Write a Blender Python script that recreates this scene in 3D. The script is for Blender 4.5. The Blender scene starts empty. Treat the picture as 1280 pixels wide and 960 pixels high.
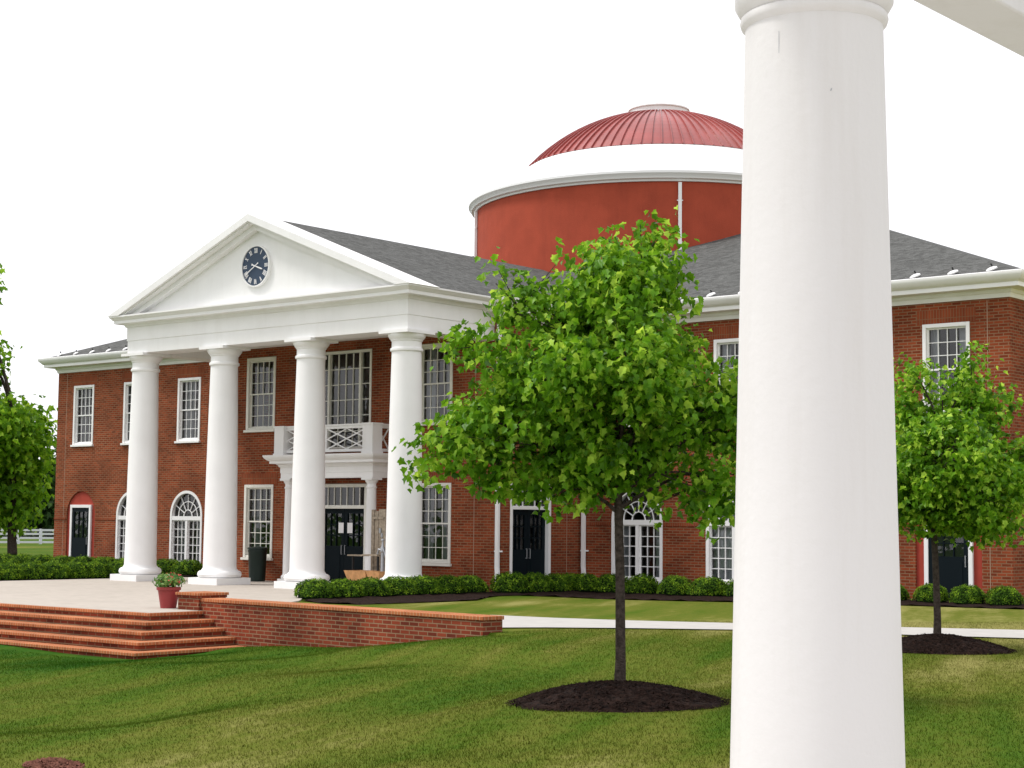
import bpy, math, random
import numpy as np
from mathutils import Vector, Matrix, geometry, noise as mnoise
R = math.radians
random.seed(7); rng = np.random.default_rng(7)
S = bpy.context.scene
COL = S.collection
# ---------------------------------------------------------------- camera, sky, sun, exposure
CAM = (32.472, -28.981, 1.649)
YAW, PITCH, ROLL, FPX = -40.06, 4.624, 0.571, 2140.97
cd = bpy.data.cameras.new('camera'); cam = bpy.data.objects.new('camera', cd); COL.objects.link(cam)
cam.matrix_world = Matrix.Translation(CAM) @ Matrix.Rotation(R(-YAW), 4, 'Z') @ Matrix.Rotation(R(90+PITCH), 4, 'X') @ Matrix.Rotation(R(ROLL), 4, 'Z')
cd.sensor_width = 36; cd.lens = FPX/1280*36; cd.clip_end = 3000; cd.clip_start = .05
S.camera = cam
SUN_EL, SUN_AZ = 58, 232          # azimuth of the sun, clockwise from +Y (north)
w = bpy.data.worlds.new("World"); S.world = w; w.use_nodes = True
nt = w.node_tree; nt.nodes.clear()
wo = nt.nodes.new('ShaderNodeOutputWorld'); bg = nt.nodes.new('ShaderNodeBackground')
sky = nt.nodes.new('ShaderNodeTexSky'); sky.sky_type = 'NISHITA'; sky.sun_disc = False
sky.sun_elevation = R(SUN_EL); sky.sun_rotation = R(SUN_AZ); sky.air_density = 1; sky.dust_density = 3
hs = nt.nodes.new('ShaderNodeHueSaturation'); hs.inputs['Saturation'].default_value = .25
mx = nt.nodes.new('ShaderNodeMix'); mx.data_type = 'RGBA'; mx.inputs[0].default_value = .80
mx.inputs[7].default_value = (11.6, 11.5, 11.95, 1)     # thin bright cloud sheet over the clear sky
nt.links.new(sky.outputs[0], hs.inputs['Color']); nt.links.new(hs.outputs[0], mx.inputs[6])
nt.links.new(mx.outputs[2], bg.inputs[0]); nt.links.new(bg.outputs[0], wo.inputs[0]); bg.inputs[1].default_value = .10
sd = bpy.data.lights.new('sun', 'SUN'); sd.energy = 2.0; sd.angle = R(12); sd.color = (1, .97, .92)
sun = bpy.data.objects.new('sun', sd); COL.objects.link(sun)
az, el = R(SUN_AZ), R(SUN_EL)
sun.rotation_euler = Vector((math.sin(az)*math.cos(el), math.cos(az)*math.cos(el), math.sin(el))).to_track_quat('Z', 'Y').to_euler()
S.view_settings.view_transform = 'Standard'; S.view_settings.look = 'None'
S.view_settings.exposure = 0.32; S.view_settings.gamma = 1
S.render.engine = 'CYCLES'
S.cycles.max_bounces = 6; S.cycles.transparent_max_bounces = 12
try: S.cycles.use_denoising = True
except Exception: pass

# ---------------------------------------------------------------- helpers
def tag(o, label=None, cat=None, group=None, kind=None):
    if label: o['label'] = label
    if cat: o['category'] = cat
    if group: o['group'] = group
    if kind: o['kind'] = kind
    return o
def empty(name, loc=(0, 0, 0), parent=None, rz=0):
    o = bpy.data.objects.new(name, None); COL.objects.link(o); o.location = loc; o.rotation_euler.z = rz
    o.empty_display_size = .2
    if parent: o.parent = parent
    return o
class MB:
    """collects vertices and faces of ONE mesh"""
    def __init__(s): s.v = []; s.f = []
    def add(s, vs, fs):
        n = len(s.v); s.v += [tuple(p) for p in vs]; s.f += [tuple(i+n for i in f) for f in fs]; return s
    def box(s, a, b):
        x0, y0, z0 = a; x1, y1, z1 = b
        x0, x1 = min(x0, x1), max(x0, x1); y0, y1 = min(y0, y1), max(y0, y1); z0, z1 = min(z0, z1), max(z0, z1)
        return s.add([(x0,y0,z0),(x1,y0,z0),(x1,y1,z0),(x0,y1,z0),(x0,y0,z1),(x1,y0,z1),(x1,y1,z1),(x0,y1,z1)],
              [(0,3,2,1),(4,5,6,7),(0,1,5,4),(1,2,6,5),(2,3,7,6),(3,0,4,7)])
    def lathe(s, prof, c=(0, 0), n=48, cap=True, M=None):
        vs = []; fs = []
        for r, z in prof:
            for k in range(n):
                a = 2*math.pi*k/n; p = Vector((c[0]+r*math.cos(a), c[1]+r*math.sin(a), z)); vs.append(M @ p if M else p)
        for i in range(len(prof)-1):
            for k in range(n):
                k2 = (k+1) % n; fs.append((i*n+k, i*n+k2, (i+1)*n+k2, (i+1)*n+k))
        if cap:
            fs.append(tuple(range(n))[::-1]); fs.append(tuple((len(prof)-1)*n+k for k in range(n)))
        return s.add(vs, fs)
    def bar(s, p, q, r=.02, r2=None, n=6):
        p = Vector(p); q = Vector(q); d = q-p
        if d.length < 1e-6: return s
        m = Matrix.Translation(p) @ d.to_track_quat('Z', 'Y').to_matrix().to_4x4()
        return s.lathe([(r, 0), (r2 if r2 is not None else r, d.length)], n=n, M=m)
    def beam(s, p, q, wd, th, up=(0, 0, 1)):
        p = Vector(p); q = Vector(q); d = (q-p).normalized(); u = Vector(up); sd_ = d.cross(u).normalized(); u = sd_.cross(d).normalized()
        vs = [e + sd_*a*wd/2 + u*b*th/2 for e in (p, q) for a, b in ((-1,-1),(1,-1),(1,1),(-1,1))]
        return s.add(vs, [(0,1,2,3)[::-1],(4,5,6,7),(0,1,5,4),(1,2,6,5),(2,3,7,6),(3,0,4,7)])
    def prism(s, poly, fn, d0, d1):
        """poly in (u,z); fn(u,d,z)->xyz; extruded between depths"""
        n = len(poly)
        vs = [fn(u, d0, z) for u, z in poly]+[fn(u, d1, z) for u, z in poly]
        fs = [tuple(range(n)), tuple(range(n, 2*n))[::-1]]+[(i, (i+1) % n + 0, (i+1) % n+n, i+n)[::-1] for i in range(n)]
        return s.add(vs, fs)
    def build(s, name, m, parent=None, smooth=False, bevel=0, fix=True):
        if name == 'pane':          # panes always face outwards (front -Y or side +X)
            fix = False; ff = []
            for f in s.f:
                a, b, c = (Vector(s.v[i]) for i in f[:3]); n_ = (b-a).cross(c-a)
                ff.append(f if (n_.x-n_.y) > 0 else f[::-1])
            s.f = ff
        me = bpy.data.meshes.new(name); me.from_pydata(s.v, [], s.f); me.update()
        if fix:
            import bmesh
            b = bmesh.new(); b.from_mesh(me); bmesh.ops.recalc_face_normals(b, faces=b.faces); b.to_mesh(me); b.free()
        o = bpy.data.objects.new(name, me); COL.objects.link(o)
        if m: me.materials.append(m)
        if parent: o.parent = parent
        if smooth:
            for p in me.polygons: p.use_smooth = True
            mod = o.modifiers.new('es', 'EDGE_SPLIT'); mod.split_angle = R(35)
        if bevel:
            bv = o.modifiers.new('bv', 'BEVEL'); bv.width = bevel; bv.segments = 2; bv.limit_method = 'ANGLE'; bv.angle_limit = R(40)
        return o
def np_mesh(name, V, F, m, parent=None, smooth=False, F2=None):
    """V (n,3); F (k,c) all same corner count"""
    me = bpy.data.meshes.new(name)
    c = F.shape[1]; me.vertices.add(len(V)); me.vertices.foreach_set('co', np.asarray(V, np.float32).ravel())
    me.loops.add(F.size); me.loops.foreach_set('vertex_index', F.astype(np.int32).ravel())
    me.polygons.add(len(F)); me.polygons.foreach_set('loop_start', np.arange(0, F.size, c, dtype=np.int32))
    me.polygons.foreach_set('use_smooth', np.full(len(F), smooth)); me.update(calc_edges=True)
    me.materials.append(m)
    o = bpy.data.objects.new(name, me); COL.objects.link(o)
    if parent: o.parent = parent
    return o
def copy_tree(o, parent=None):
    c = o.copy(); COL.objects.link(c); c.parent = parent
    for ch in list(o.children): copy_tree(ch, c)
    return c
def sweep(mb, path, prof, closed_prof=True):
    """mitred sweep; profile (out, z), outward = right hand of travel"""
    P = [Vector(p) for p in path]; N = len(P); rings = []
    for i, p in enumerate(P):
        ds = []
        if i > 0: ds.append((P[i]-P[i-1]).normalized())
        if i < N-1: ds.append((P[i+1]-P[i]).normalized())
        ns = [Vector((d.y, -d.x)) for d in ds]
        m = sum(ns, Vector((0, 0))).normalized(); k = 1/max(.3, m.dot(ns[0]))
        rings.append([(p.x+m.x*k*o, p.y+m.y*k*o, z) for o, z in prof])
    n = len(prof); vs = [q for r in rings for q in r]; fs = []
    for i in range(N-1):
        for j in range(n if closed_prof else n-1):
            j2 = (j+1) % n; fs.append((i*n+j, i*n+j2, (i+1)*n+j2, (i+1)*n+j))
    fs.append(tuple(range(n))); fs.append(tuple((N-1)*n+j for j in range(n))[::-1])
    return mb.add(vs, fs)

# ---------------------------------------------------------------- materials
def mat(name, color, rough=.7, spec=.4, noise=0, nscale=3, metal=0, bump=0, bscale=40, c2=None, detail=6):
    m = bpy.data.materials.new(name); m.use_nodes = True; t = m.node_tree; b = t.nodes['Principled BSDF']
    b.inputs['Base Color'].default_value = (*color, 1); b.inputs['Roughness'].default_value = rough
    b.inputs['Specular IOR Level'].default_value = spec; b.inputs['Metallic'].default_value = metal
    g = t.nodes.new('ShaderNodeNewGeometry')
    if noise or c2:
        n = t.nodes.new('ShaderNodeTexNoise'); n.inputs['Scale'].default_value = nscale; n.inputs['Detail'].default_value = detail
        t.links.new(g.outputs['Position'], n.inputs['Vector'])
        r = t.nodes.new('ShaderNodeValToRGB'); r.color_ramp.elements[0].position = .3; r.color_ramp.elements[1].position = .7
        ca = tuple(c*(1-noise) for c in color); cb = c2 or tuple(min(1, c*(1+noise)) for c in color)
        r.color_ramp.elements[0].color = (*ca, 1); r.color_ramp.elements[1].color = (*cb, 1)
        t.links.new(n.outputs['Fac'], r.inputs[0]); t.links.new(r.outputs[0], b.inputs['Base Color'])
    if bump:
        n2 = t.nodes.new('ShaderNodeTexNoise'); n2.inputs['Scale'].default_value = bscale; n2.inputs['Detail'].default_value = 5
        t.links.new(g.outputs['Position'], n2.inputs['Vector'])
        bp = t.nodes.new('ShaderNodeBump'); bp.inputs['Strength'].default_value = bump; bp.inputs['Distance'].default_value = .02
        t.links.new(n2.outputs['Fac'], bp.inputs['Height']); t.links.new(bp.outputs[0], b.inputs['Normal'])
    return m
def brick_mat(name, c1, c2, mortar, soldier=False, bw=.215, rh=.0677, ms=.009, grime=.35, rowlock=False):
    m = bpy.data.materials.new(name); m.use_nodes = True; t = m.node_tree; L = t.links; b = t.nodes['Principled BSDF']
    g = t.nodes.new('ShaderNodeNewGeometry'); sp = t.nodes.new('ShaderNodeSeparateXYZ'); sn = t.nodes.new('ShaderNodeSeparateXYZ')
    L.new(g.outputs['Position'], sp.inputs[0]); L.new(g.outputs['True Normal'], sn.inputs[0])
    ab = t.nodes.new('ShaderNodeMath'); ab.operation = 'ABSOLUTE'; L.new(sn.outputs[0], ab.inputs[0])
    gt = t.nodes.new('ShaderNodeMath'); gt.operation = 'GREATER_THAN'; gt.inputs[1].default_value = .5; L.new(ab.outputs[0], gt.inputs[0])
    mixu = t.nodes.new('ShaderNodeMix'); L.new(gt.outputs[0], mixu.inputs[0]); L.new(sp.outputs[0], mixu.inputs[2]); L.new(sp.outputs[1], mixu.inputs[3])
    az_ = t.nodes.new('ShaderNodeMath'); az_.operation = 'ABSOLUTE'; L.new(sn.outputs[2], az_.inputs[0])
    gz = t.nodes.new('ShaderNodeMath'); gz.operation = 'GREATER_THAN'; gz.inputs[1].default_value = .5; L.new(az_.outputs[0], gz.inputs[0])
    mixv = t.nodes.new('ShaderNodeMix'); L.new(gz.outputs[0], mixv.inputs[0]); L.new(sp.outputs[2], mixv.inputs[2]); L.new(sp.outputs[1], mixv.inputs[3])
    cb = t.nodes.new('ShaderNodeCombineXYZ')
    if soldier: L.new(mixv.outputs[0], cb.inputs[0]); L.new(mixu.outputs[0], cb.inputs[1])
    else: L.new(mixu.outputs[0], cb.inputs[0]); L.new(mixv.outputs[0], cb.inputs[1])
    br = t.nodes.new('ShaderNodeTexBrick'); L.new(cb.outputs[0], br.inputs['Vector'])
    br.inputs['Scale'].default_value = 1; br.inputs['Brick Width'].default_value = bw; br.inputs['Row Height'].default_value = rh
    br.inputs['Mortar Size'].default_value = ms; br.inputs['Mortar Smooth'].default_value = .2; br.inputs['Bias'].default_value = -.1
    br.inputs['Color1'].default_value = (*c1, 1); br.inputs['Color2'].default_value = (*c2, 1); br.inputs['Mortar'].default_value = (*mortar, 1)
    if soldier: br.offset = 0
    n = t.nodes.new('ShaderNodeTexNoise'); n.inputs['Scale'].default_value = .9; n.inputs['Detail'].default_value = 8; L.new(g.outputs['Position'], n.inputs['Vector'])
    rp = t.nodes.new('ShaderNodeMapRange'); rp.inputs[1].default_value = .3; rp.inputs[2].default_value = .7; rp.inputs[3].default_value = 1-grime; rp.inputs[4].default_value = 1+grime*.5
    L.new(n.outputs['Fac'], rp.inputs[0])
    mu = t.nodes.new('ShaderNodeMix'); mu.data_type = 'RGBA'; mu.blend_type = 'MULTIPLY'; mu.inputs[0].default_value = 1
    L.new(br.outputs['Color'], mu.inputs[6]); L.new(rp.outputs[0], mu.inputs[7]); L.new(mu.outputs[2], b.inputs['Base Color'])
    b.inputs['Roughness'].default_value = .9; b.inputs['Specular IOR Level'].default_value = .08
    bp = t.nodes.new('ShaderNodeBump'); bp.inputs['Strength'].default_value = .5; bp.inputs['Distance'].default_value = .008; bp.invert = True
    L.new(br.outputs['Fac'], bp.inputs['Height']); L.new(bp.outputs[0], b.inputs['Normal'])
    return m
def leaf_mat(name, ca, cb, cc, trans=.35, rough=.5, clump=3.5):
    m = bpy.data.materials.new(name); m.use_nodes = True; t = m.node_tree; L = t.links; b = t.nodes['Principled BSDF']
    g = t.nodes.new('ShaderNodeNewGeometry'); r = t.nodes.new('ShaderNodeValToRGB')
    r.color_ramp.elements[0].color = (*ca, 1); r.color_ramp.elements[1].color = (*cc, 1); e = r.color_ramp.elements.new(.55); e.color = (*cb, 1)
    n = t.nodes.new('ShaderNodeTexNoise'); n.inputs['Scale'].default_value = clump; n.inputs['Detail'].default_value = 2; L.new(g.outputs['Position'], n.inputs['Vector'])
    nr = t.nodes.new('ShaderNodeMapRange'); nr.inputs[1].default_value = .35; nr.inputs[2].default_value = .65; nr.inputs[3].default_value = 0; nr.inputs[4].default_value = .5; L.new(n.outputs['Fac'], nr.inputs[0])
    ma = t.nodes.new('ShaderNodeMath'); ma.operation = 'MULTIPLY_ADD'; ma.inputs[1].default_value = .5; L.new(g.outputs['Random Per Island'], ma.inputs[0]); L.new(nr.outputs[0], ma.inputs[2])
    L.new(ma.outputs[0], r.inputs[0]); L.new(r.outputs[0], b.inputs['Base Color'])
    b.inputs['Roughness'].default_value = rough; b.inputs['Specular IOR Level'].default_value = .16
    tr = t.nodes.new('ShaderNodeBsdfTranslucent'); hs_ = t.nodes.new('ShaderNodeHueSaturation'); hs_.inputs['Value'].default_value = 1.6; hs_.inputs['Hue'].default_value = .485
    L.new(r.outputs[0], hs_.inputs['Color']); L.new(hs_.outputs[0], tr.inputs[0])
    mxs = t.nodes.new('ShaderNodeMixShader'); mxs.inputs[0].default_value = trans
    L.new(b.outputs[0], mxs.inputs[1]); L.new(tr.outputs[0], mxs.inputs[2]); L.new(mxs.outputs[0], t.nodes['Material Output'].inputs[0])
    return m
def glass_mat():
    m = bpy.data.materials.new('window_glass'); m.use_nodes = True; t = m.node_tree; L = t.links
    for n in list(t.nodes):
        if n.type == 'BSDF_PRINCIPLED': t.nodes.remove(n)
    tr = t.nodes.new('ShaderNodeBsdfTransparent'); tr.inputs[0].default_value = (.86, .9, .92, 1)
    gl = t.nodes.new('ShaderNodeBsdfGlossy'); gl.inputs['Roughness'].default_value = .03
    g = t.nodes.new('ShaderNodeNewGeometry'); n = t.nodes.new('ShaderNodeTexNoise'); n.inputs['Scale'].default_value = 2.2
    L.new(g.outputs['Position'], n.inputs['Vector']); bp = t.nodes.new('ShaderNodeBump'); bp.inputs['Strength'].default_value = .12; bp.inputs['Distance'].default_value = .05
    L.new(n.outputs['Fac'], bp.inputs['Height']); L.new(bp.outputs[0], gl.inputs['Normal'])
    fr = t.nodes.new('ShaderNodeFresnel'); fr.inputs['IOR'].default_value = 1.75
    mxs = t.nodes.new('ShaderNodeMixShader'); L.new(fr.outputs[0], mxs.inputs[0]); L.new(tr.outputs[0], mxs.inputs[1]); L.new(gl.outputs[0], mxs.inputs[2])
    L.new(mxs.outputs[0], t.nodes['Material Output'].inputs[0]); return m
def shingle_mat():
    m = bpy.data.materials.new('grey_shingles'); m.use_nodes = True; t = m.node_tree; L = t.links; b = t.nodes['Principled BSDF']
    g = t.nodes.new('ShaderNodeNewGeometry'); mp = t.nodes.new('ShaderNodeMapping'); mp.inputs['Scale'].default_value = (6.5, 6.5, 22)
    L.new(g.outputs['Position'], mp.inputs[0]); v = t.nodes.new('ShaderNodeTexVoronoi'); v.inputs['Scale'].default_value = 1; L.new(mp.outputs[0], v.inputs['Vector'])
    r = t.nodes.new('ShaderNodeValToRGB'); r.color_ramp.elements[0].color = (.060, .061, .058, 1); r.color_ramp.elements[1].color = (.13, .132, .127, 1)
    L.new(v.outputs['Color'], r.inputs[0])
    n = t.nodes.new('ShaderNodeTexNoise'); n.inputs['Scale'].default_value = 30; n.inputs['Detail'].default_value = 4; L.new(g.outputs['Position'], n.inputs['Vector'])
    mu = t.nodes.new('ShaderNodeMix'); mu.data_type = 'RGBA'; mu.blend_type = 'OVERLAY'; mu.inputs[0].default_value = .8
    L.new(r.outputs[0], mu.inputs[6]); L.new(n.outputs['Fac'], mu.inputs[7]); L.new(mu.outputs[2], b.inputs['Base Color'])
    b.inputs['Roughness'].default_value = .95; b.inputs['Specular IOR Level'].default_value = .12
    bp = t.nodes.new('ShaderNodeBump'); bp.inputs['Strength'].default_value = .5; bp.inputs['Distance'].default_value = .01
    L.new(v.outputs['Distance'], bp.inputs['Height']); L.new(bp.outputs[0], b.inputs['Normal']); return m
WHITE = mat('white_paint', (.83, .825, .82), .55, .35, noise=.03, nscale=1.5)
CREAM = mat('cream_trim', (.72, .71, .65), .5, .35, noise=.04)
SHELL = mat('shaded_white_paint', (.64, .63, .62), .5, .35, noise=.02, nscale=.8, bump=.10, bscale=26)  # white greyed down, pergola shade put into the base colour
def streaks(m, scale=(5, 5, .35), amt=.045, dirt=(.42, .38, .32)):
    t = m.node_tree; L = t.links; b = t.nodes['Principled BSDF']; src = b.inputs['Base Color'].links[0].from_socket
    g_ = t.nodes.new('ShaderNodeNewGeometry'); mp = t.nodes.new('ShaderNodeMapping'); mp.inputs['Scale'].default_value = scale; L.new(g_.outputs['Position'], mp.inputs[0])
    n = t.nodes.new('ShaderNodeTexNoise'); n.inputs['Scale'].default_value = 1; n.inputs['Detail'].default_value = 9; n.inputs['Roughness'].default_value = .7; L.new(mp.outputs[0], n.inputs['Vector'])
    r_ = t.nodes.new('ShaderNodeMapRange'); r_.inputs[1].default_value = .48; r_.inputs[2].default_value = .85; r_.inputs[3].default_value = 0; r_.inputs[4].default_value = amt*6; L.new(n.outputs['Fac'], r_.inputs[0])
    mx_ = t.nodes.new('ShaderNodeMix'); mx_.data_type = 'RGBA'; L.new(r_.outputs[0], mx_.inputs[0]); L.new(src, mx_.inputs[6]); mx_.inputs[7].default_value = (*dirt, 1); L.new(mx_.outputs[2], b.inputs['Base Color'])
streaks(SHELL)
BRICK = brick_mat('red_brick', (.28, .062, .025), (.14, .031, .014), (.25, .14, .08), ms=.010)
SOLD = brick_mat('soldier_brick', (.27, .062, .026), (.20, .046, .021), (.22, .11, .06), soldier=True)
BRICKF = brick_mat('wall_brick', (.255, .052, .026), (.12, .026, .016), (.26, .165, .10), grime=.45)
ROWL = brick_mat('rowlock_brick', (.47, .16, .065), (.34, .105, .045), (.50, .33, .2), bw=.075, rh=.4, ms=.006, grime=.25)
REDST = mat('red_render', (.37, .066, .034), .85, .2, noise=.08, nscale=2, bump=.3, bscale=50)
REDPAN = mat('red_panel', (.33, .05, .032), .8, .2, noise=.1, nscale=4)
DOME = mat('red_metal_roof', (.32, .060, .052), .33, .8, noise=.15, nscale=1.2)
SHIN = shingle_mat()
NAVY = mat('navy_door', (.0025, .007, .010), .6, .12)
DARKG = mat('dark_green_plastic', (.006, .018, .014), .45, .4)
CLOCKF = mat('slate_blue_face', (.022, .045, .085), .5, .4)
MEMB = mat('white_membrane', (.85, .85, .85), .5, .3)
streaks(WHITE, (3, 3, .5), .02); streaks(CREAM, (3, 3, .5), .05); streaks(REDST, (2, 2, .25), .06, (.16, .03, .02))
CONC = mat('pale_concrete', (.44, .395, .345), .9, .15, noise=.07, nscale=5, bump=.1, bscale=80)
streaks(CONC, (.8, .8, .8), .07, (.26, .23, .19))
PATHM = mat('path_concrete', (.44, .425, .40), .9, .15, noise=.06, nscale=3, bump=.15, bscale=60)
MULCH = mat('dark_mulch', (.012, .008, .007), 1, .1, noise=.5, nscale=18, bump=1, bscale=45, c2=(.030, .016, .012))
REDM = mat('reddish_mulch', (.16, .07, .05), 1, .1, noise=.4, nscale=18, bump=1, bscale=45)
GLASS = glass_mat()
def vary(m, lo, hi):
    t = m.node_tree; L = t.links; b = t.nodes['Principled BSDF']; src = b.inputs['Base Color'].links[0].from_socket
    oi = t.nodes.new('ShaderNodeObjectInfo'); r_ = t.nodes.new('ShaderNodeMapRange'); r_.inputs[3].default_value = lo; r_.inputs[4].default_value = hi; L.new(oi.outputs['Random'], r_.inputs[0])
    h_ = t.nodes.new('ShaderNodeHueSaturation'); L.new(src, h_.inputs['Color']); L.new(r_.outputs[0], h_.inputs['Value']); L.new(h_.outputs[0], b.inputs['Base Color'])
CURT = mat('grey_curtain', (.27, .27, .27), .9, .1, noise=.08, nscale=6)
vary(CURT, .45, 2.6)
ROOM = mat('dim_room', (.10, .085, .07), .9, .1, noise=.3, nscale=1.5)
BARK = mat('grey_brown_bark', (.060, .047, .040), .95, .1, noise=.45, nscale=22, bump=1, bscale=60)
WOOD = mat('weathered_wood', (.30, .25, .19), .85, .2, noise=.3, nscale=14, bump=.4)
TANW = mat('tan_wood', (.50, .27, .12), .8, .2, noise=.25, nscale=9, bump=.3)
STEEL = mat('grey_metal', (.35, .36, .38), .4, .5, metal=.5)
TERRA = mat('red_pot', (.28, .035, .035), .5, .4, noise=.1)
PAPER = mat('white_paper', (.80, .79, .80), .8, .1)
SAND = mat('sandstone', (.42, .33, .22), .9, .1, noise=.15)
MORT = mat('pale_joint', (.36, .25, .18), .9, .1)
DARK = mat('dark_iron', (.02, .02, .02), .6, .3)
FENCEP = mat('white_fence_paint', (.62, .64, .68), .6, .3)
LEAF = leaf_mat('maple_leaf', (.022, .080, .004), (.125, .30, .012), (.52, .72, .09), .40, .38, clump=4.5)
LEAFD = leaf_mat('tree_leaf', (.035, .11, .005), (.14, .32, .012), (.42, .62, .06), .42)
LEAFB = leaf_mat('dark_tree_leaf', (.012, .035, .008), (.025, .065, .012), (.06, .12, .02), .2)
HEDGE = leaf_mat('hedge_leaf', (.012, .040, .002), (.060, .145, .005), (.32, .50, .03), .3, .7, clump=6)
PLANT = leaf_mat('potted_leaf', (.05, .13, .03), (.12, .25, .06), (.30, .40, .12), .3)
FLOW = mat('red_flower', (.5, .05, .05), .7)

# ---------------------------------------------------------------- ground
def sm(a): a = min(1, max(0, a)); return a*a*(3-2*a)
def ywall(x): return -8.6 if x < 8.1 else -8.6-.0845*(x-8.1)
LOWP = [(-8,-9,-.6),(0,-11,-.62),(4,-11.2,-.62),(8,-11.3,-.68),(9,-11.2,-.68),(9.2,-9.0,-.62),(9.4,-10,-.66),(9.7,-8.9,-.51),(11,-8.95,-.47),(12.25,-9.05,-.43),(13.4,-9.15,-.32),(14.6,-9.25,-.18),(15.4,-9.35,-.06),
        (16.5,-9.6,-.03),(18,-10,-.03),(21,-9,-.02),(23,-11,-.02),(22.7,-15.7,-.03),(25,-15,0),(26,-20,0),(29.4,-23.7,0),(32,-29,0),(40,-30,0),(30,-12,0),(40,-15,0),
        (20.5,-20.3,-.32),(17,-18,-.50),(13.5,-16.4,-.52),(8,-14,-.62),(3,-16,-.7),(15,-13,-.36),(18,-13.5,-.20),(20,-17,-.24),(-10,-15,-.7),(18,-24,-.5),(12,-22,-.7),(22,-26,-.3),(25,-35,-.2),(12,-11,-.5)]
LP = np.array(LOWP)
def low(x, y):
    d2 = (LP[:, 0]-x)**2+(LP[:, 1]-y)**2+.25
    wt = 1/d2**1.6
    return float((wt*LP[:, 2]).sum()/wt.sum())
def up(x, y):
    return -.025 + .06*sm((x-9)/6)*sm((y+4)/7) if x < 60 else .035
def g(x, y):
    t = y-ywall(x)
    u_ = up(x, y)
    if t >= .12: return u_
    l = low(x, y)
    k = sm((t+3)/3)*sm((x-14.9)/1.5)
    far = sm((x+12)/-25)                       # level out to the far left
    z = l*(1-k)+u_*k
    return z*(1-far)+(-.1)*far
def gl_(x, y, t):
    if t > .12: return up(x, y)
    if t >= -.15:
        l = low(x, y-.3); far = sm((x+12)/-25); return l*(1-far)-.1*far
    return g(x, y)
xs = sorted(set([15.05, 15.2]+list(np.arange(-30, 45.01, .5))+[-600,-400,-250,-150,-100,-75,-60,-50,-40,-35,50,60,80,120,200,350,600]))
ts = sorted(set(list(np.arange(-25, -.1, .4))+[-.1, .08, .16, .34]+list(np.arange(.6, 22, .8))+[-600,-300,-150,-90,-60,-45,-35,-29,24,27,31,36,45,60,90,140,220,350,600,900]))
V = []; F = []
for x in xs:
    for t_ in ts:
        y = t_+ywall(min(x, 60)) if abs(t_) < 40 else t_
        lowside = t_ < -.2 or (x > 15.2)
        V.append((x, y, g(x, y) if x > 15.05 else (gl_(x, y, t_))))
nt_ = len(ts)
for i in range(len(xs)-1):
    for j in range(nt_-1):
        F.append((i*nt_+j, (i+1)*nt_+j, (i+1)*nt_+j+1, i*nt_+j+1))
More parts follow.
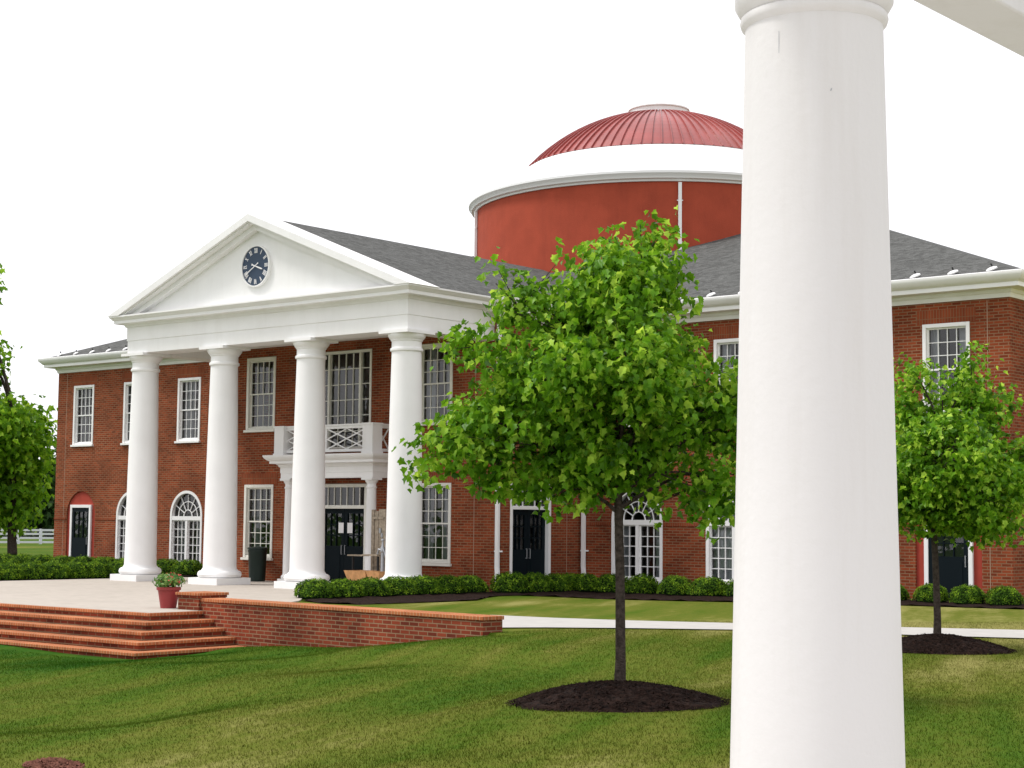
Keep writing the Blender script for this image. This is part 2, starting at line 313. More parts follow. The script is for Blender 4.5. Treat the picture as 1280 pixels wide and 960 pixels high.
def grass_ground():
    m = bpy.data.materials.new('lawn'); m.use_nodes = True; t = m.node_tree; L = t.links; b = t.nodes['Principled BSDF']
    g_ = t.nodes.new('ShaderNodeNewGeometry')
    def noise(scale, sx, sy, rot, det=5):
        m0 = t.nodes.new('ShaderNodeMapping'); m0.inputs['Rotation'].default_value = (0, 0, rot); L.new(g_.outputs['Position'], m0.inputs[0])
        mp = t.nodes.new('ShaderNodeMapping'); mp.inputs['Scale'].default_value = (sx, sy, 1)
        L.new(m0.outputs[0], mp.inputs[0]); n = t.nodes.new('ShaderNodeTexNoise'); n.inputs['Scale'].default_value = scale; n.inputs['Detail'].default_value = det
        L.new(mp.outputs[0], n.inputs['Vector']); return n
    a = noise(1.0, 1.3, .16, R(-24)); b2 = noise(.16, 1, 1, 0, 2); c = noise(45, 1, 1, 0, 3)
    ma = t.nodes.new('ShaderNodeMath'); ma.operation = 'MULTIPLY_ADD'; L.new(a.outputs[0], ma.inputs[0]); ma.inputs[1].default_value = .58; 
    mb_ = t.nodes.new('ShaderNodeMath'); mb_.operation = 'MULTIPLY'; L.new(b2.outputs[0], mb_.inputs[0]); mb_.inputs[1].default_value = .62; L.new(mb_.outputs[0], ma.inputs[2])
    # dry towards +x, lush towards the swale on the left
    sp = t.nodes.new('ShaderNodeSeparateXYZ'); L.new(g_.outputs['Position'], sp.inputs[0])
    mr = t.nodes.new('ShaderNodeMapRange'); mr.inputs[1].default_value = 6; mr.inputs[2].default_value = 24; mr.inputs[3].default_value = -.22; mr.inputs[4].default_value = .055; L.new(sp.outputs[0], mr.inputs[0])
    my = t.nodes.new('ShaderNodeMapRange'); my.inputs[1].default_value = -10; my.inputs[2].default_value = -5; my.inputs[3].default_value = 0; my.inputs[4].default_value = .17; L.new(sp.outputs[1], my.inputs[0])
    mxy = t.nodes.new('ShaderNodeMath'); mxy.operation = 'ADD'; L.new(mr.outputs[0], mxy.inputs[0]); L.new(my.outputs[0], mxy.inputs[1])
    ad = t.nodes.new('ShaderNodeMath'); ad.operation = 'ADD'; L.new(ma.outputs[0], ad.inputs[0]); L.new(mxy.outputs[0], ad.inputs[1])
    c7 = noise(6.5, 1, .6, R(-24), 4); c8 = t.nodes.new('ShaderNodeMath'); c8.operation = 'MULTIPLY_ADD'; L.new(c7.outputs[0], c8.inputs[0]); c8.inputs[1].default_value = .22; c8.inputs[2].default_value = -.11
    c9 = t.nodes.new('ShaderNodeMath'); c9.operation = 'ADD'; L.new(ad.outputs[0], c9.inputs[0]); L.new(c8.outputs[0], c9.inputs[1]); ad = c9
    cc = t.nodes.new('ShaderNodeMath'); cc.operation = 'MULTIPLY_ADD'; L.new(c.outputs[0], cc.inputs[0]); cc.inputs[1].default_value = .20; L.new(ad.outputs[0], cc.inputs[2])
    r = t.nodes.new('ShaderNodeValToRGB'); el_ = r.color_ramp.elements
    el_[0].position = .46; el_[0].color = (.026, .085, .005, 1); el_[1].position = .94; el_[1].color = (.25, .235, .075, 1)
    e = el_.new(.63); e.color = (.066, .112, .009, 1); e = el_.new(.79); e.color = (.118, .134, .020, 1)
    L.new(cc.outputs[0], r.inputs[0]); L.new(r.outputs[0], b.inputs['Base Color']); b.inputs['Roughness'].default_value = 1; b.inputs['Specular IOR Level'].default_value = .05
    bp = t.nodes.new('ShaderNodeBump'); bp.inputs['Strength'].default_value = .6; bp.inputs['Distance'].default_value = .03; L.new(c.outputs[0], bp.inputs['Height']); L.new(bp.outputs[0], b.inputs['Normal'])
    return m
LAWN = grass_ground()
gr = np_mesh('ground', np.array(V), np.array(F), LAWN, smooth=False); tag(gr, kind='structure')

def sheet(name, poly, dz, m, res=.5, zf=g, rough=0, **kw):
    """a draped sheet over the ground bounded by polygon (2D)"""
    P = [Vector((x, y, 0)) for x, y in poly]
    # subdivide outline then tessellate with an interior grid
    out = []
    for i, p in enumerate(P):
        q = P[(i+1) % len(P)]; k = max(1, int((q-p).length/res))
        for j in range(k): out.append(p.lerp(q, j/k))
    x0 = min(p.x for p in P); x1 = max(p.x for p in P); y0 = min(p.y for p in P); y1 = max(p.y for p in P)
    pts = [Vector((p.x, p.y)) for p in out]; n = len(pts); edges = [(i, (i+1) % n) for i in range(n)]
    pl = [(p.x, p.y) for p in out]
    x = x0+res/2
    while x < x1:
        y = y0+res/2
        while y < y1:
            if inside(x, y, pl) and min(abs(p[0]-x)+abs(p[1]-y) for p in pl) > res*.4: pts.append(Vector((x+random.uniform(-.1, .1)*res, y+random.uniform(-.1, .1)*res)))
            y += res
        x += res
    r_ = geometry.delaunay_2d_cdt(pts, edges, [], 1, 1e-5)
    vs = [(v.x, v.y, zf(v.x, v.y)+dz+(random.uniform(-rough, rough))) for v in r_[0]]
    mb = MB().add(vs, [tuple(f) for f in r_[2]])
    o = mb.build(name, m, fix=False); 
    for p in o.data.polygons:
        p.use_smooth = True
    import bmesh
    b = bmesh.new(); b.from_mesh(o.data)
    for f in b.faces:
        f.normal_update()
        if f.normal.z < 0: f.normal_flip()
    b.to_mesh(o.data); b.free()
    return o
def inside(x, y, poly):
    c = False; n = len(poly); j = n-1
    for i in range(n):
        xi, yi = poly[i]; xj, yj = poly[j]
        if (yi > y) != (yj > y) and x < (xj-xi)*(y-yi)/(yj-yi+1e-12)+xi: c = not c
        j = i
    return c
PATH = [(7.9,-7.9),(7.9,-7.1),(11.4,-7.0),(12.3,-5.5),(13.6,-5.35),(15.0,-4.95),(16.58,-4.22),(19.15,-3.05),(24,-.95),(30,1.4),(30.6,-.1),(24.6,-2.9),(20.9,-4.45),(17.6,-5.75),(16.2,-6.75),(15.25,-7.6),(14.6,-8.45)]
pth = sheet('path', PATH, .02, PATHM, .6); tag(pth, kind='structure')
BED = [(5.3,2.3),(5.3,-2.5),(6.0,-4.3),(7.2,-4.75),(7.95,-4.5),(8.1,-3.6),(8.2,-2.2),(8.2,-1.2),(7.5,-.1),(7.1,.8),(7.2,1.4),(7.9,1.55),(9.4,1.55),(12.5,1.95),(15.2,3.0),(18.4,3.6),(18.6,5.84),(5.5,5.84),(5.5,2.3)]
def lump(x, y): return g(x, y)+.02*math.sin(x*9+y*5)*math.sin(y*11-x*3)
bed = sheet('mulch_bed', BED, .022, MULCH, .22, zf=lump, rough=.018); tag(bed, kind='structure')
BEDL = [(-6.9,2.4),(-6.9,-3.6),(-8.2,-3.8),(-9,2.4),(-18,2.6),(-18,5.84),(-6.9,5.84)]
bed2 = sheet('mulch_bed', BEDL, .022, MULCH, .35, zf=lump, rough=.018); tag(bed2, kind='structure')

PLZ = [(32.47+10.8*math.cos(2*math.pi*k/40), -28.98+10.8*math.sin(2*math.pi*k/40)) for k in range(40)]
plz = sheet('bounce_pavement', PLZ, .03, mat('pale_bounce_paving', (.60, .57, .54), .9, .15, noise=.1, nscale=4), .9); tag(plz, kind='structure')  # pale disc added out of view to bounce light onto column and beam
# ---------------------------------------------------------------- terrace and steps
TER = [(-6.6,2.74),(-6.6,-3.7),(-8.04,-4.6),(-8.04,-9.78),(8.04,-9.78),(8.04,-8.5),(7.98,-8.3),(7.98,-7.0),(7.3,-6.1),(6.2,-4.5),(5.3,-3.55),(4.98,-3.1),(4.98,2.74)]
mb = MB(); n = len(TER)
tri = geometry.tessellate_polygon([[Vector((x, y, 0)) for x, y in TER]])
mb.add([(x, y, 0) for x, y in TER]+[(x, y, -.8) for x, y in TER], [tuple(t) for t in tri]+[(i, (i+1) % n, (i+1) % n+n, i+n) for i in range(n)])
ter = mb.build('terrace', CONC); tag(ter, kind='structure')
st = empty('brick_steps', (0, 0, 0)); tag(st, 'wide red brick steps with orange nosings leading up to the pale terrace', 'steps')
for k in range(5):
    e = .02+.33*k; z1 = -.14*k - (.0 if k else .006)
    tr = .40
    x1 = 8.04+e; yf = -9.78-e; yb = -8.62
    # tread nosing runs along the front and round the right and left ends
    nose = MB()
    for (a, b) in (((-x1, yf-.03, z1-.055), (x1+.03, yf+.30, z1)), ((x1-.30, yf+.301, z1-.055), (x1+.03, ywall(x1)-.004, z1)), ((-x1-.0, yf+.301, z1-.055), (-x1+.33, yb, z1))):
        nose.box(a, b)
    nose.build('nosing', ROWL, st, bevel=.008)
    ris = MB()
    zb = z1-.14 if k < 4 else z1-.32
    ris.box((-x1+.01, yf, zb), (x1, yf+.29, z1-.056)); ris.box((x1-.29, yf+.291, zb), (x1, ywall(x1)-.004, z1-.056)); ris.box((-x1+.01, yf+.291, zb), (-x1+.3, yb, z1-.056))
    ris.build('riser', BRICKF, st)

# retaining wall and pier
rw = empty('brick_retaining_wall', (11.7, -9, 0)); tag(rw, 'low red brick retaining wall with orange rowlock cap running right from the steps', 'retaining wall')
ang = math.atan2(-.61, 7.22)
def wpt(u, d, z):     # along the wall from its left end
    return (8.0+u*math.cos(ang)-d*math.sin(ang), -8.59+u*math.sin(ang)+d*math.cos(ang), z)
LW = 7.34
rw.location = (0, 0, 0)
mb = MB().prism([(0, -.9), (LW, -.9), (LW, .160), (0, .160)], wpt, 0, .42); mb.build('wall_body', BRICKF, rw)
mb = MB().prism([(0, .163), (LW+.02, .163), (LW+.02, .222), (0, .222)], wpt, -.022, .44); mb.build('wall_cap', ROWL, rw, bevel=.008)
mb = MB().box((7.40, -8.64, -.75), (7.985, -8.0, .22)); mb.box((7.385, -8.655, .223), (8.0, -7.985, .262)); mb.build('pier', BRICKF, rw)
mb = MB().box((7.36, -8.68, .265), (8.025, -7.96, .315)); mb.build('pier_cap', ROWL, rw, bevel=.008)

# ---------------------------------------------------------------- the building
B = empty('brick_building', (0, 0, 0))
tag(B, 'two-storey red brick civic hall with white columned portico, grey roofs and red dome', 'building')
W = 5.84; D = 2.74; BX = 5.54; XW = 17.13; YB = 28.4; H = 6.6
def fr(Y): return lambda u, d, z: (u, Y+d, z)
def sideR(X): return lambda u, d, z: (X-d, u, z)
def arc_pts(cx, z0, zs, r, n=20):
    return [(cx-r, z0), (cx+r, z0)]+[(cx+r*math.cos(math.pi*k/n), zs+r*math.sin(math.pi*k/n)) for k in range(n+1)]
def rect(x0, x1, z0, z1): return [(x0, z0), (x1, z0), (x1, z1), (x0, z1)]
def wall(name, outer, holes, fn, parent, reveal=.14, flip=False, m=None):
    loops = [outer]+holes
    tri = geometry.tessellate_polygon([[Vector((u, z, 0)) for u, z in lp] for lp in loops])
    flat = [p for lp in loops for p in lp]
    mb = MB().add([fn(u, 0, z) for u, z in flat], [tuple(t) for t in tri])
    for lp in holes:
        k = len(lp); mb.add([fn(u, 0, z) for u, z in lp]+[fn(u, reveal, z) for u, z in lp], [(i, (i+1) % k, (i+1) % k+k, i+k) for i in range(k)])
    o = mb.build(name, m or BRICK, parent, fix=False)
    return o
C1, C2, C3, C4, HW = 7.31, 10.148, 12.92, 15.655, .78
ZS = 1.77
UPW = .56
def wing_holes(s):
    h = []
    for c in (C1, C2, C3): h.append(arc_pts(s*c, .24, ZS, HW)); h.append(rect(s*c-UPW, s*c+UPW, 4.12, 6.12))
    h.append(arc_pts(s*C4, -.1, ZS, HW)); h.append(rect(s*C4-UPW, s*C4+UPW, 4.12, 6.12))
    return h
wallR = wall('wall', rect(BX, XW, -.3, H), wing_holes(1), fr(W), B)
wallL = wall('wall', rect(-XW, -BX, -.3, H), wing_holes(-1), fr(W), B)
PW = [rect(-3.86, -2.68, .62, 2.62), rect(2.68, 3.86, .62, 2.62), rect(-3.86, -2.68, 4.14, 6.14), rect(2.68, 3.86, 4.14, 6.14), rect(-1.02, 1.02, 3.55, 6.14), rect(-.92, .92, -.05, 2.62)]
wallP = wall('wall', rect(-BX, BX, -.3, H), PW, fr(D), B)
SD = rect(3.02, 4.60, -.1, 2.62)
wall('wall', rect(D, W, -.3, H), [SD], sideR(BX), B)
mb = MB(); mb.add([(-BX, D, -.3), (-BX, W, -.3), (-BX, W, H), (-BX, D, H)], [(0, 1, 2, 3)]); mb.build('wall', BRICK, B)
mb = MB(); mb.add([(XW, W, -.3), (XW, YB, -.3), (XW, YB, H), (XW, W, H)], [(0, 1, 2, 3)]); mb.build('wall', BRICK, B)
mb = MB(); mb.add([(-XW, W, -.3), (-XW, YB, -.3), (-XW, YB, H), (-XW, W, H)], [(0, 3, 2, 1)]); mb.build('wall', BRICK, B)
mb = MB(); mb.add([(-XW, YB, -.3), (XW, YB, -.3), (XW, YB, H), (-XW, YB, H)], [(0, 1, 2, 3)]); mb.build('wall', BRICK, B)
# rooms behind the glass
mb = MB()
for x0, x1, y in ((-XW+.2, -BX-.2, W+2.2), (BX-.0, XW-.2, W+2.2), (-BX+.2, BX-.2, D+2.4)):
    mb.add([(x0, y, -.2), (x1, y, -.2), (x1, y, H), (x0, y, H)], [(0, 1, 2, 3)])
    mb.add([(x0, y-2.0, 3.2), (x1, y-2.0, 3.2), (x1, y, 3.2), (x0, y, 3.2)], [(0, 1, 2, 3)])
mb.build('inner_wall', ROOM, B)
# control joints and projecting band
mb = MB()
for x, y in ((4.62, D), (16.62, W), (-16.62, W), (-4.62, D)): MB().box((x-.008, y-.004, 0), (x+.008, y+.01, 6.55)).build('control_joint', MORT, B)
MB().box((BX-.01, 5.25, 0), (BX+.004, 5.266, 6.55)).build('control_joint', MORT, B)
mb = MB()
for s in (-1, 1):
    e = [BX+.02, C1-HW-.03, C1+HW+.03, C2-HW-.03, C2+HW+.03, C3-HW-.03, C3+HW+.03, C4-HW-.03, C4+HW+.03, XW]
    for a, b in zip(e[::2], e[1::2]): MB().box((s*a, W-.02, 1.60), (s*b, W+.01, 1.675)).build('string_course', SOLD, B)
mb = MB()
for s in (-1, 1):
    for c in (C1, C2, C3, C4): MB().box((s*c-UPW-.14, W-.006, 6.125), (s*c+UPW+.14, W+.01, 6.43)).build('lintel', SOLD, B)
    MB().box((s*3.27-.75, D-.006, 2.625), (s*3.27+.75, D+.01, 2.93)).build('lintel', SOLD, B)

def casing(mb, x0, x1, z0, z1, fn, t=.085, d0=-.022, d1=.13, bottom=True):
    mb.prism(rect(x0, x0+t, z0, z1), fn, d0, d1); mb.prism(rect(x1-t, x1, z0, z1), fn, d0, d1)
    mb.prism(rect(x0+t, x1-t, z1-t, z1), fn, d0, d1)
    if bottom: mb.prism(rect(x0+t, x1-t, z0, z0+t*.7), fn, d0+.02, d1)
def curtain(x0, x1, z0, z1, fn, parent, seed, d=.30, gaps=None):
    rd = random.Random(seed); mb = MB(); wd = x1-x0
    spans = gaps or [(0, rd.uniform(.22, .42)), (rd.uniform(.55, .75), 1)]
    for a, b in spans:
        n_ = max(4, int((b-a)*wd/.03)); vs = []
        ph = rd.uniform(0, 6)
        for i in range(n_+1):
            u = x0+wd*(a+(b-a)*i/n_); dd = d+.03*math.sin(i*1.7+ph)+.012*math.sin(i*.63+ph)
            vs += [fn(u, dd, z0), fn(u, dd, z1)]
        mb.add(vs, [(2*i, 2*i+2, 2*i+3, 2*i+1) for i in range(n_)])
    return mb.build('curtain', CURT, parent, smooth=True, fix=False)
def sash_window(cx, z0, z1, hw_, fn, parent, seed, cols=4, m=WHITE, rows=3, curt=True):
    mb = MB(); t = .085
    casing(mb, cx-hw_, cx+hw_, z0, z1, fn, t)
    mb.prism(rect(cx-hw_-.04, cx+hw_+.04, z0-.07, z0-.004), fn, -.075, .12)      # sill
    fw = mb.build('window', m, parent, bevel=.006)
    x0, x1 = cx-hw_+t, cx+hw_-t; a0, a1 = z0+t*.7, z1-t; zm = (a0+a1)/2
    sb = MB()
    for (b0, b1, dd) in ((a0, zm+.02, .085), (zm-.02+.001, a1, .055)):
        s_ = .038
        sb.prism(rect(x0, x0+s_, b0, b1), fn, dd, dd+.035); sb.prism(rect(x1-s_, x1, b0, b1), fn, dd, dd+.035)
        sb.prism(rect(x0+s_, x1-s_, b0, b0+s_), fn, dd, dd+.035); sb.prism(rect(x0+s_, x1-s_, b1-s_, b1), fn, dd, dd+.035)
        for k in range(1, cols):
            u = x0+s_+(x1-x0-2*s_)*k/cols; sb.prism(rect(u-.009, u+.009, b0+s_, b1-s_), fn, dd+.004, dd+.03)
        for k in range(1, rows):
            z = b0+s_+(b1-b0-2*s_)*k/rows; sb.prism(rect(x0+s_, x1-s_, z-.009, z+.009), fn, dd+.006, dd+.028)
    sb.build('sash', m, fw)
    MB().add([fn(x0, .10, a0), fn(x1, .10, a0), fn(x1, .10, a1), fn(x0, .10, a1)], [(0, 1, 2, 3)]).build('pane', GLASS, fw)
    if curt: curtain(x0-.05, x1+.05, a0-.1, a1+.05, fn, fw, seed)
    return fw
def arched_window(cx, fn, parent, seed):
    mb = MB(); z0 = .24; n_ = 28; t = .085
    mb.prism(rect(cx-HW, cx-HW+t, z0, ZS), fn, -.02, .135); mb.prism(rect(cx+HW-t, cx+HW, z0, ZS), fn, -.02, .135)
    vs = []; fs = []
    for k in range(n_+1):
        a = math.pi*k/n_
        for r_, d_ in ((HW, -.02), (HW-t, -.02), (HW-t, .135), (HW, .135)): vs.append(fn(cx+r_*math.cos(a), d_, ZS+r_*math.sin(a)))
    for k in range(n_):
        for j in range(4): fs.append((k*4+j, k*4+(j+1) % 4, (k+1)*4+(j+1) % 4, (k+1)*4+j))
    mb.add(vs, fs)
    mb.prism(rect(cx-HW+t, cx+HW-t, z0, z0+.07), fn, .01, .12); mb.prism(rect(cx-HW-.04, cx+HW+.04, z0-.07, z0-.004), fn, -.07, .12)
    mb.prism(rect(cx-HW+t, cx+HW-t, 1.62, 1.745), fn, -.01, .12)                 # transom
    mb.prism(rect(cx-.05, cx+.05, z0+.07, 1.62), fn, .0, .115)                  # centre mullion
    fw = mb.build('window', WHITE, parent)
    sb = MB()
    for s in (-1, 1):
        xa, xb = (cx-HW+t, cx-.05) if s < 0 else (cx+.05, cx+HW-t); b0, b1 = z0+.07, 1.62; s_ = .032
        sb.prism(rect(xa, xa+s_, b0, b1), fn, .05, .09); sb.prism(rect(xb-s_, xb, b0, b1), fn, .05, .09)
        sb.prism(rect(xa+s_, xb-s_, b0, b0+s_), fn, .05, .09); sb.prism(rect(xa+s_, xb-s_, b1-s_, b1), fn, .05, .09)
        for k in (1, 2): u = xa+s_+(xb-xa-2*s_)*k/3; sb.prism(rect(u-.010, u+.010, b0+s_, b1-s_), fn, .055, .085)
        for k in range(1, 5): z = b0+s_+(b1-b0-2*s_)*k/5; sb.prism(rect(xa+s_, xb-s_, z-.010, z+.010), fn, .057, .083)
    Ri = HW-t; zc = 1.745
    def arcbar(r_, a0, a1, w_=.020):
        k_ = 14; v_ = []
        for i in range(k_+1):
            a = a0+(a1-a0)*i/k_
            for q, d_ in ((r_+w_/2, .055), (r_-w_/2, .055), (r_-w_/2, .085), (r_+w_/2, .085)): v_.append(fn(cx+q*math.cos(a), d_, zc+q*math.sin(a)))
        sb.add(v_, [(i*4+j, i*4+(j+1) % 4, (i+1)*4+(j+1) % 4, (i+1)*4+j) for i in range(k_) for j in range(4)])
    arcbar(.20, 0, math.pi); arcbar(.46, 0, math.pi)
    for k in range(1, 6):
        a = math.pi*k/6; c_, s2 = math.cos(a), math.sin(a); px_, pz = -s2*.010, c_*.010
        sb.prism([(cx+.20*c_+px_, zc+.20*s2+pz), (cx+Ri*c_+px_, zc+Ri*s2+pz), (cx+Ri*c_-px_, zc+Ri*s2-pz), (cx+.20*c_-px_, zc+.20*s2-pz)], fn, .057, .083)
    sb.build('sash', WHITE, fw)
    poly = arc_pts(cx, z0, ZS, HW-t+.01); tri = geometry.tessellate_polygon([[Vector((u, z, 0)) for u, z in poly]])
    MB().add([fn(u, .10, z) for u, z in poly], [tuple(t_) for t_ in tri]).build('pane', GLASS, fw, fix=False)
    curtain(cx-HW, cx+HW, z0-.1, 1.72, fn, fw, seed)
    return fw
def door_leaf(mb, gl, hd, x0, x1, z0, z1, fn, d0, d1, glazed=True, hside=1):
    zc = z0+(z1-z0)*.5
    if not glazed: mb.prism(rect(x0, x1, z0, z1), fn, d0, d1)
    else:
        s_ = .11; mb.prism(rect(x0, x0+s_, z0, z1), fn, d0, d1); mb.prism(rect(x1-s_, x1, z0, z1), fn, d0, d1)
        mb.prism(rect(x0+s_, x1-s_, z0, zc), fn, d0, d1); mb.prism(rect(x0+s_, x1-s_, z1-.13, z1), fn, d0, d1)
        for k in (1, 2): u = x0+s_+(x1-x0-2*s_)*k/3; mb.prism(rect(u-.013, u+.013, zc, z1-.13), fn, d0, d1)
        for k in (1, 2): z = zc+(z1-.13-zc)*k/3; mb.prism(rect(x0+s_, x1-s_, z-.013, z+.013), fn, d0+.003, d1)
        gl.add([fn(x0+s_, d0+.03, zc), fn(x1-s_, d0+.03, zc), fn(x1-s_, d0+.03, z1-.13), fn(x0+s_, d0+.03, z1-.13)], [(0, 1, 2, 3)])
        mb.prism(rect(x0+.14, x1-.14, z0+.12, zc-.1), fn, d0-.012, d0)
    u = (x1-.06) if hside > 0 else (x0+.06)
    a, b_ = fn(u, d0-.045, zc-.22), fn(u, d0-.045, zc+.02); hd.bar(a, b_, .010, n=6)
    hd.bar(fn(u, d0, zc-.21), a, .008, n=5); hd.bar(fn(u, d0, zc+.01), b_, .008, n=5)
def double_door(x0, x1, ztop, fn, parent, zleaf=1.97, panes=7, rec=.10, label=None, m=WHITE):
    mb = MB(); t = .09
    casing(mb, x0, x1, 0, ztop, fn, t, -.02, .14, bottom=False); mb.prism(rect(x0+t, x1-t, zleaf, zleaf+.09), fn, -.01, .13)
    f_ = mb.build('door', m, parent, bevel=.006)
    if label: f_['label'] = label
    lf, gl, hd = MB(), MB(), MB(); xm = (x0+x1)/2
    door_leaf(lf, gl, hd, x0+t, xm-.004, .01, zleaf, fn, rec, rec+.045, True, 1); door_leaf(lf, gl, hd, xm+.004, x1-t, .01, zleaf, fn, rec, rec+.045, True, -1)
    lf.build('door_leaf', NAVY, f_); hd.build('handle', STEEL, f_)
    a0, a1 = zleaf+.09, ztop-t; tb = MB()
    for k in range(1, panes): u = x0+t+(x1-x0-2*t)*k/panes; tb.prism(rect(u-.011, u+.011, a0, a1), fn, .05, .09)
    tb.build('transom_bars', m, f_)
    gl.add([fn(x0+t, .075, a0), fn(x1-t, .075, a0), fn(x1-t, .075, a1), fn(x0+t, .075, a1)], [(0, 1, 2, 3)]); gl.build('pane', GLASS, f_)
    return f_
fW, fD = fr(W), fr(D)
sd_ = 1
for s in (1, -1):
    for c in (C1, C2, C3):
        arched_window(s*c, fW, B, sd_); sd_ += 1
    for c in (C1, C2, C3, C4):
        sash_window(s*c, 4.12, 6.12, UPW, fW, B, sd_+50); sd_ += 1
    # blind arch with a single door
    poly = arc_pts(s*C4, -.1, ZS, HW); tri = geometry.tessellate_polygon([[Vector((u, z, 0)) for u, z in poly]])
    MB().add([fW(u, .05, z) for u, z in poly], [tuple(t_) for t_ in tri]).build('blind_arch', REDPAN, B, fix=False)
    mb = MB(); casing(mb, s*C4-.57, s*C4+.57, 0, 2.10, fW, .10, -.02, .049, bottom=False); dr = mb.build('door', WHITE, B, bevel=.006)
    lf, gl, hd = MB(), MB(), MB()
    door_leaf(lf, gl, hd, s*C4-.47, s*C4+.47, .01, 2.0, lambda u, d, z: fW(u, d, z), .005, .045, True, 1)
    lf.build('door_leaf', NAVY, dr); gl.build('pane', GLASS, dr); hd.build('handle', STEEL, dr)
    MB().prism(rect(s*C4-.40, s*C4+.40, .9, 1.95), fW, .0455, .049).build('dark_backing', DARK, dr)  # added dark sheet, paints the unlit room behind the door glass
for cx in (-3.27, 3.27):
    sash_window(cx, .62, 2.62, .59, fD, B, int(cx*10)+200, m=CREAM)
    sash_window(cx, 4.14, 6.14, .59, fD, B, int(cx*10)+300, m=CREAM)
# tall triple window over the balcony
mb = MB(); casing(mb, -1.02, 1.02, 3.55, 6.14, fD, .07); mb.prism(rect(-.62, -.55, 3.6, 6.07), fD, -.01, .12); mb.prism(rect(.55, .62, 3.6, 6.07), fD, -.01, .12)
cw = mb.build('window', CREAM, B, bevel=.006); cw['label'] = 'wide three-light window above the balcony'
sb = MB()
for a, b, k_ in ((-.95, -.62, 1), (-.55, .55, 4), (.62, .95, 1)):
    for k in range(1, k_): u = a+(b-a)*k/k_; sb.prism(rect(u-.011, u+.011, 3.6, 6.07), fD, .05, .085)
    for k in range(1, 6): z = 3.6+2.47*k/6; sb.prism(rect(a, b, z-.011, z+.011), fD, .052, .083)
sb.build('sash', CREAM, cw)
MB().add([fD(-.95, .08, 3.6), fD(.95, .08, 3.6), fD(.95, .08, 6.07), fD(-.95, .08, 6.07)], [(0, 1, 2, 3)]).build('pane', GLASS, cw)
ed = double_door(-.92, .92, 2.62, fD, B, panes=7, label='navy double entrance door under the balcony', m=CREAM)
for x in (-.20, .13):
    MB().prism(rect(x, x+.19, 1.33, 1.60), fD, .078, .082).build('paper_notice', PAPER, ed)
double_door(3.02, 4.60, 2.62, sideR(BX), B, panes=6, label='navy double side door beside the downspout')

# cornices of the wings
WC = [(-.1, 6.59), (.03, 6.59), (.05, 6.68), (.08, 6.70), (.10, 6.76), (.36, 6.775), (.36, 6.87), (.40, 6.885), (.44, 6.93), (.50, 6.99), (.52, 7.04), (.52, 7.085), (.49, 7.10), (.30, 7.085), (-.1, 7.085)]
mb = MB(); sweep(mb, [(BX-.35, D), (BX, D), (BX, W), (XW, W), (XW, YB)], [(o*(.42 if False else 1), z) for o, z in WC])
mb.build('cornice', WHITE, B, smooth=True)
mb = MB(); sweep(mb, [(-XW, YB), (-XW, W), (-BX, W), (-BX, D), (-BX+.35, D)], WC); mb.build('cornice', WHITE, B, smooth=True)
# portico entablature
EP = [(-.70, 6.42), (-.70, 6.094), (0, 6.094), (0, 6.44), (.018, 6.445), (.018, 6.80), (.05, 6.81), (.07, 6.86), (.10, 6.885), (.27, 6.895), (.27, 6.975), (.30, 6.99), (.33, 7.03), (.37, 7.06), (.37, 7.10), (-.70, 7.10)]
mb = MB(); sweep(mb, [(-5.22, D-.004), (-5.22, -.35), (5.22, -.35), (5.22, D-.004)], EP); mb.build('entablature', WHITE, B, smooth=True)
mb = MB().box((-4.52, .35, 6.40), (4.52, D-.003, 6.46)); mb.build('porch_ceiling', WHITE, B)
# pediment
HS = 2.20; X0 = 5.60; Z0 = 7.10
def chev(t0, t1):    # band between vertical offsets t0..t1 below the outer slope, cut at the base
    s = HS/X0
    a = [(-X0+t0/s, Z0), (0, Z0+HS-t0), (X0-t0/s, Z0)]; b = [(X0-t1/s, Z0), (0, Z0+HS-t1), (-X0+t1/s, Z0)]
    return a+b
tym = [(-X0+.36*X0/HS, Z0), (X0-.36*X0/HS, Z0), (0, Z0+HS-.36)]
MB().prism(tym, fr(0), -.33, .2).build('pediment_panel', WHITE, B)
mb = MB()
for t0, t1, yf in ((-.012, .17, -.74), (.171, .215, -.66), (.2155, .36, -.50)):
    c_ = chev(t0, t1); mb.prism([c_[0], c_[1], c_[4], c_[5]], fr(0), yf, .30); mb.prism([c_[1], c_[2], c_[3], c_[4]], fr(0), yf, .30)
mb.build('raking_cornice', WHITE, B)
# clock
ck = empty('clock', (-.05, -.36, 8.03), B)
def ring(r0, r1, y0, y1, n_=48):
    vs = []; fs = []
    for k in range(n_):
        a = 2*math.pi*k/n_
        for r_, y_ in ((r0, y0), (r1, y0), (r1, y1), (r0, y1)): vs.append((r_*math.cos(a), y_, r_*math.sin(a)))
    for k in range(n_):
        for j in range(4): fs.append((k*4+j, k*4+(j+1) % 4, ((k+1) % n_)*4+(j+1) % 4, ((k+1) % n_)*4+j))
    return MB().add(vs, fs)
ring(.50, .53, -.06, .05).build('clock_rim', WHITE, ck, smooth=True)
MB().lathe([(.502, 0), (.502, .03)], n=48, M=Matrix.Rotation(R(90), 4, 'X')).build('clock_face', CLOCKF, ck)
NUM = ['XII', 'I', 'II', 'III', 'IIII', 'V', 'VI', 'VII', 'VIII', 'IX', 'X', 'XI']
nm = MB()
def stroke(mb, p, q, w_, y0, y1):
    p = Vector(p); q = Vector(q); d = (q-p).normalized(); n_ = Vector((-d.y, d.x))*w_/2
    mb.prism([tuple(p-n_), tuple(q-n_), tuple(q+n_), tuple(p+n_)], lambda u, d_, z: (u, d_, z), y0, y1)
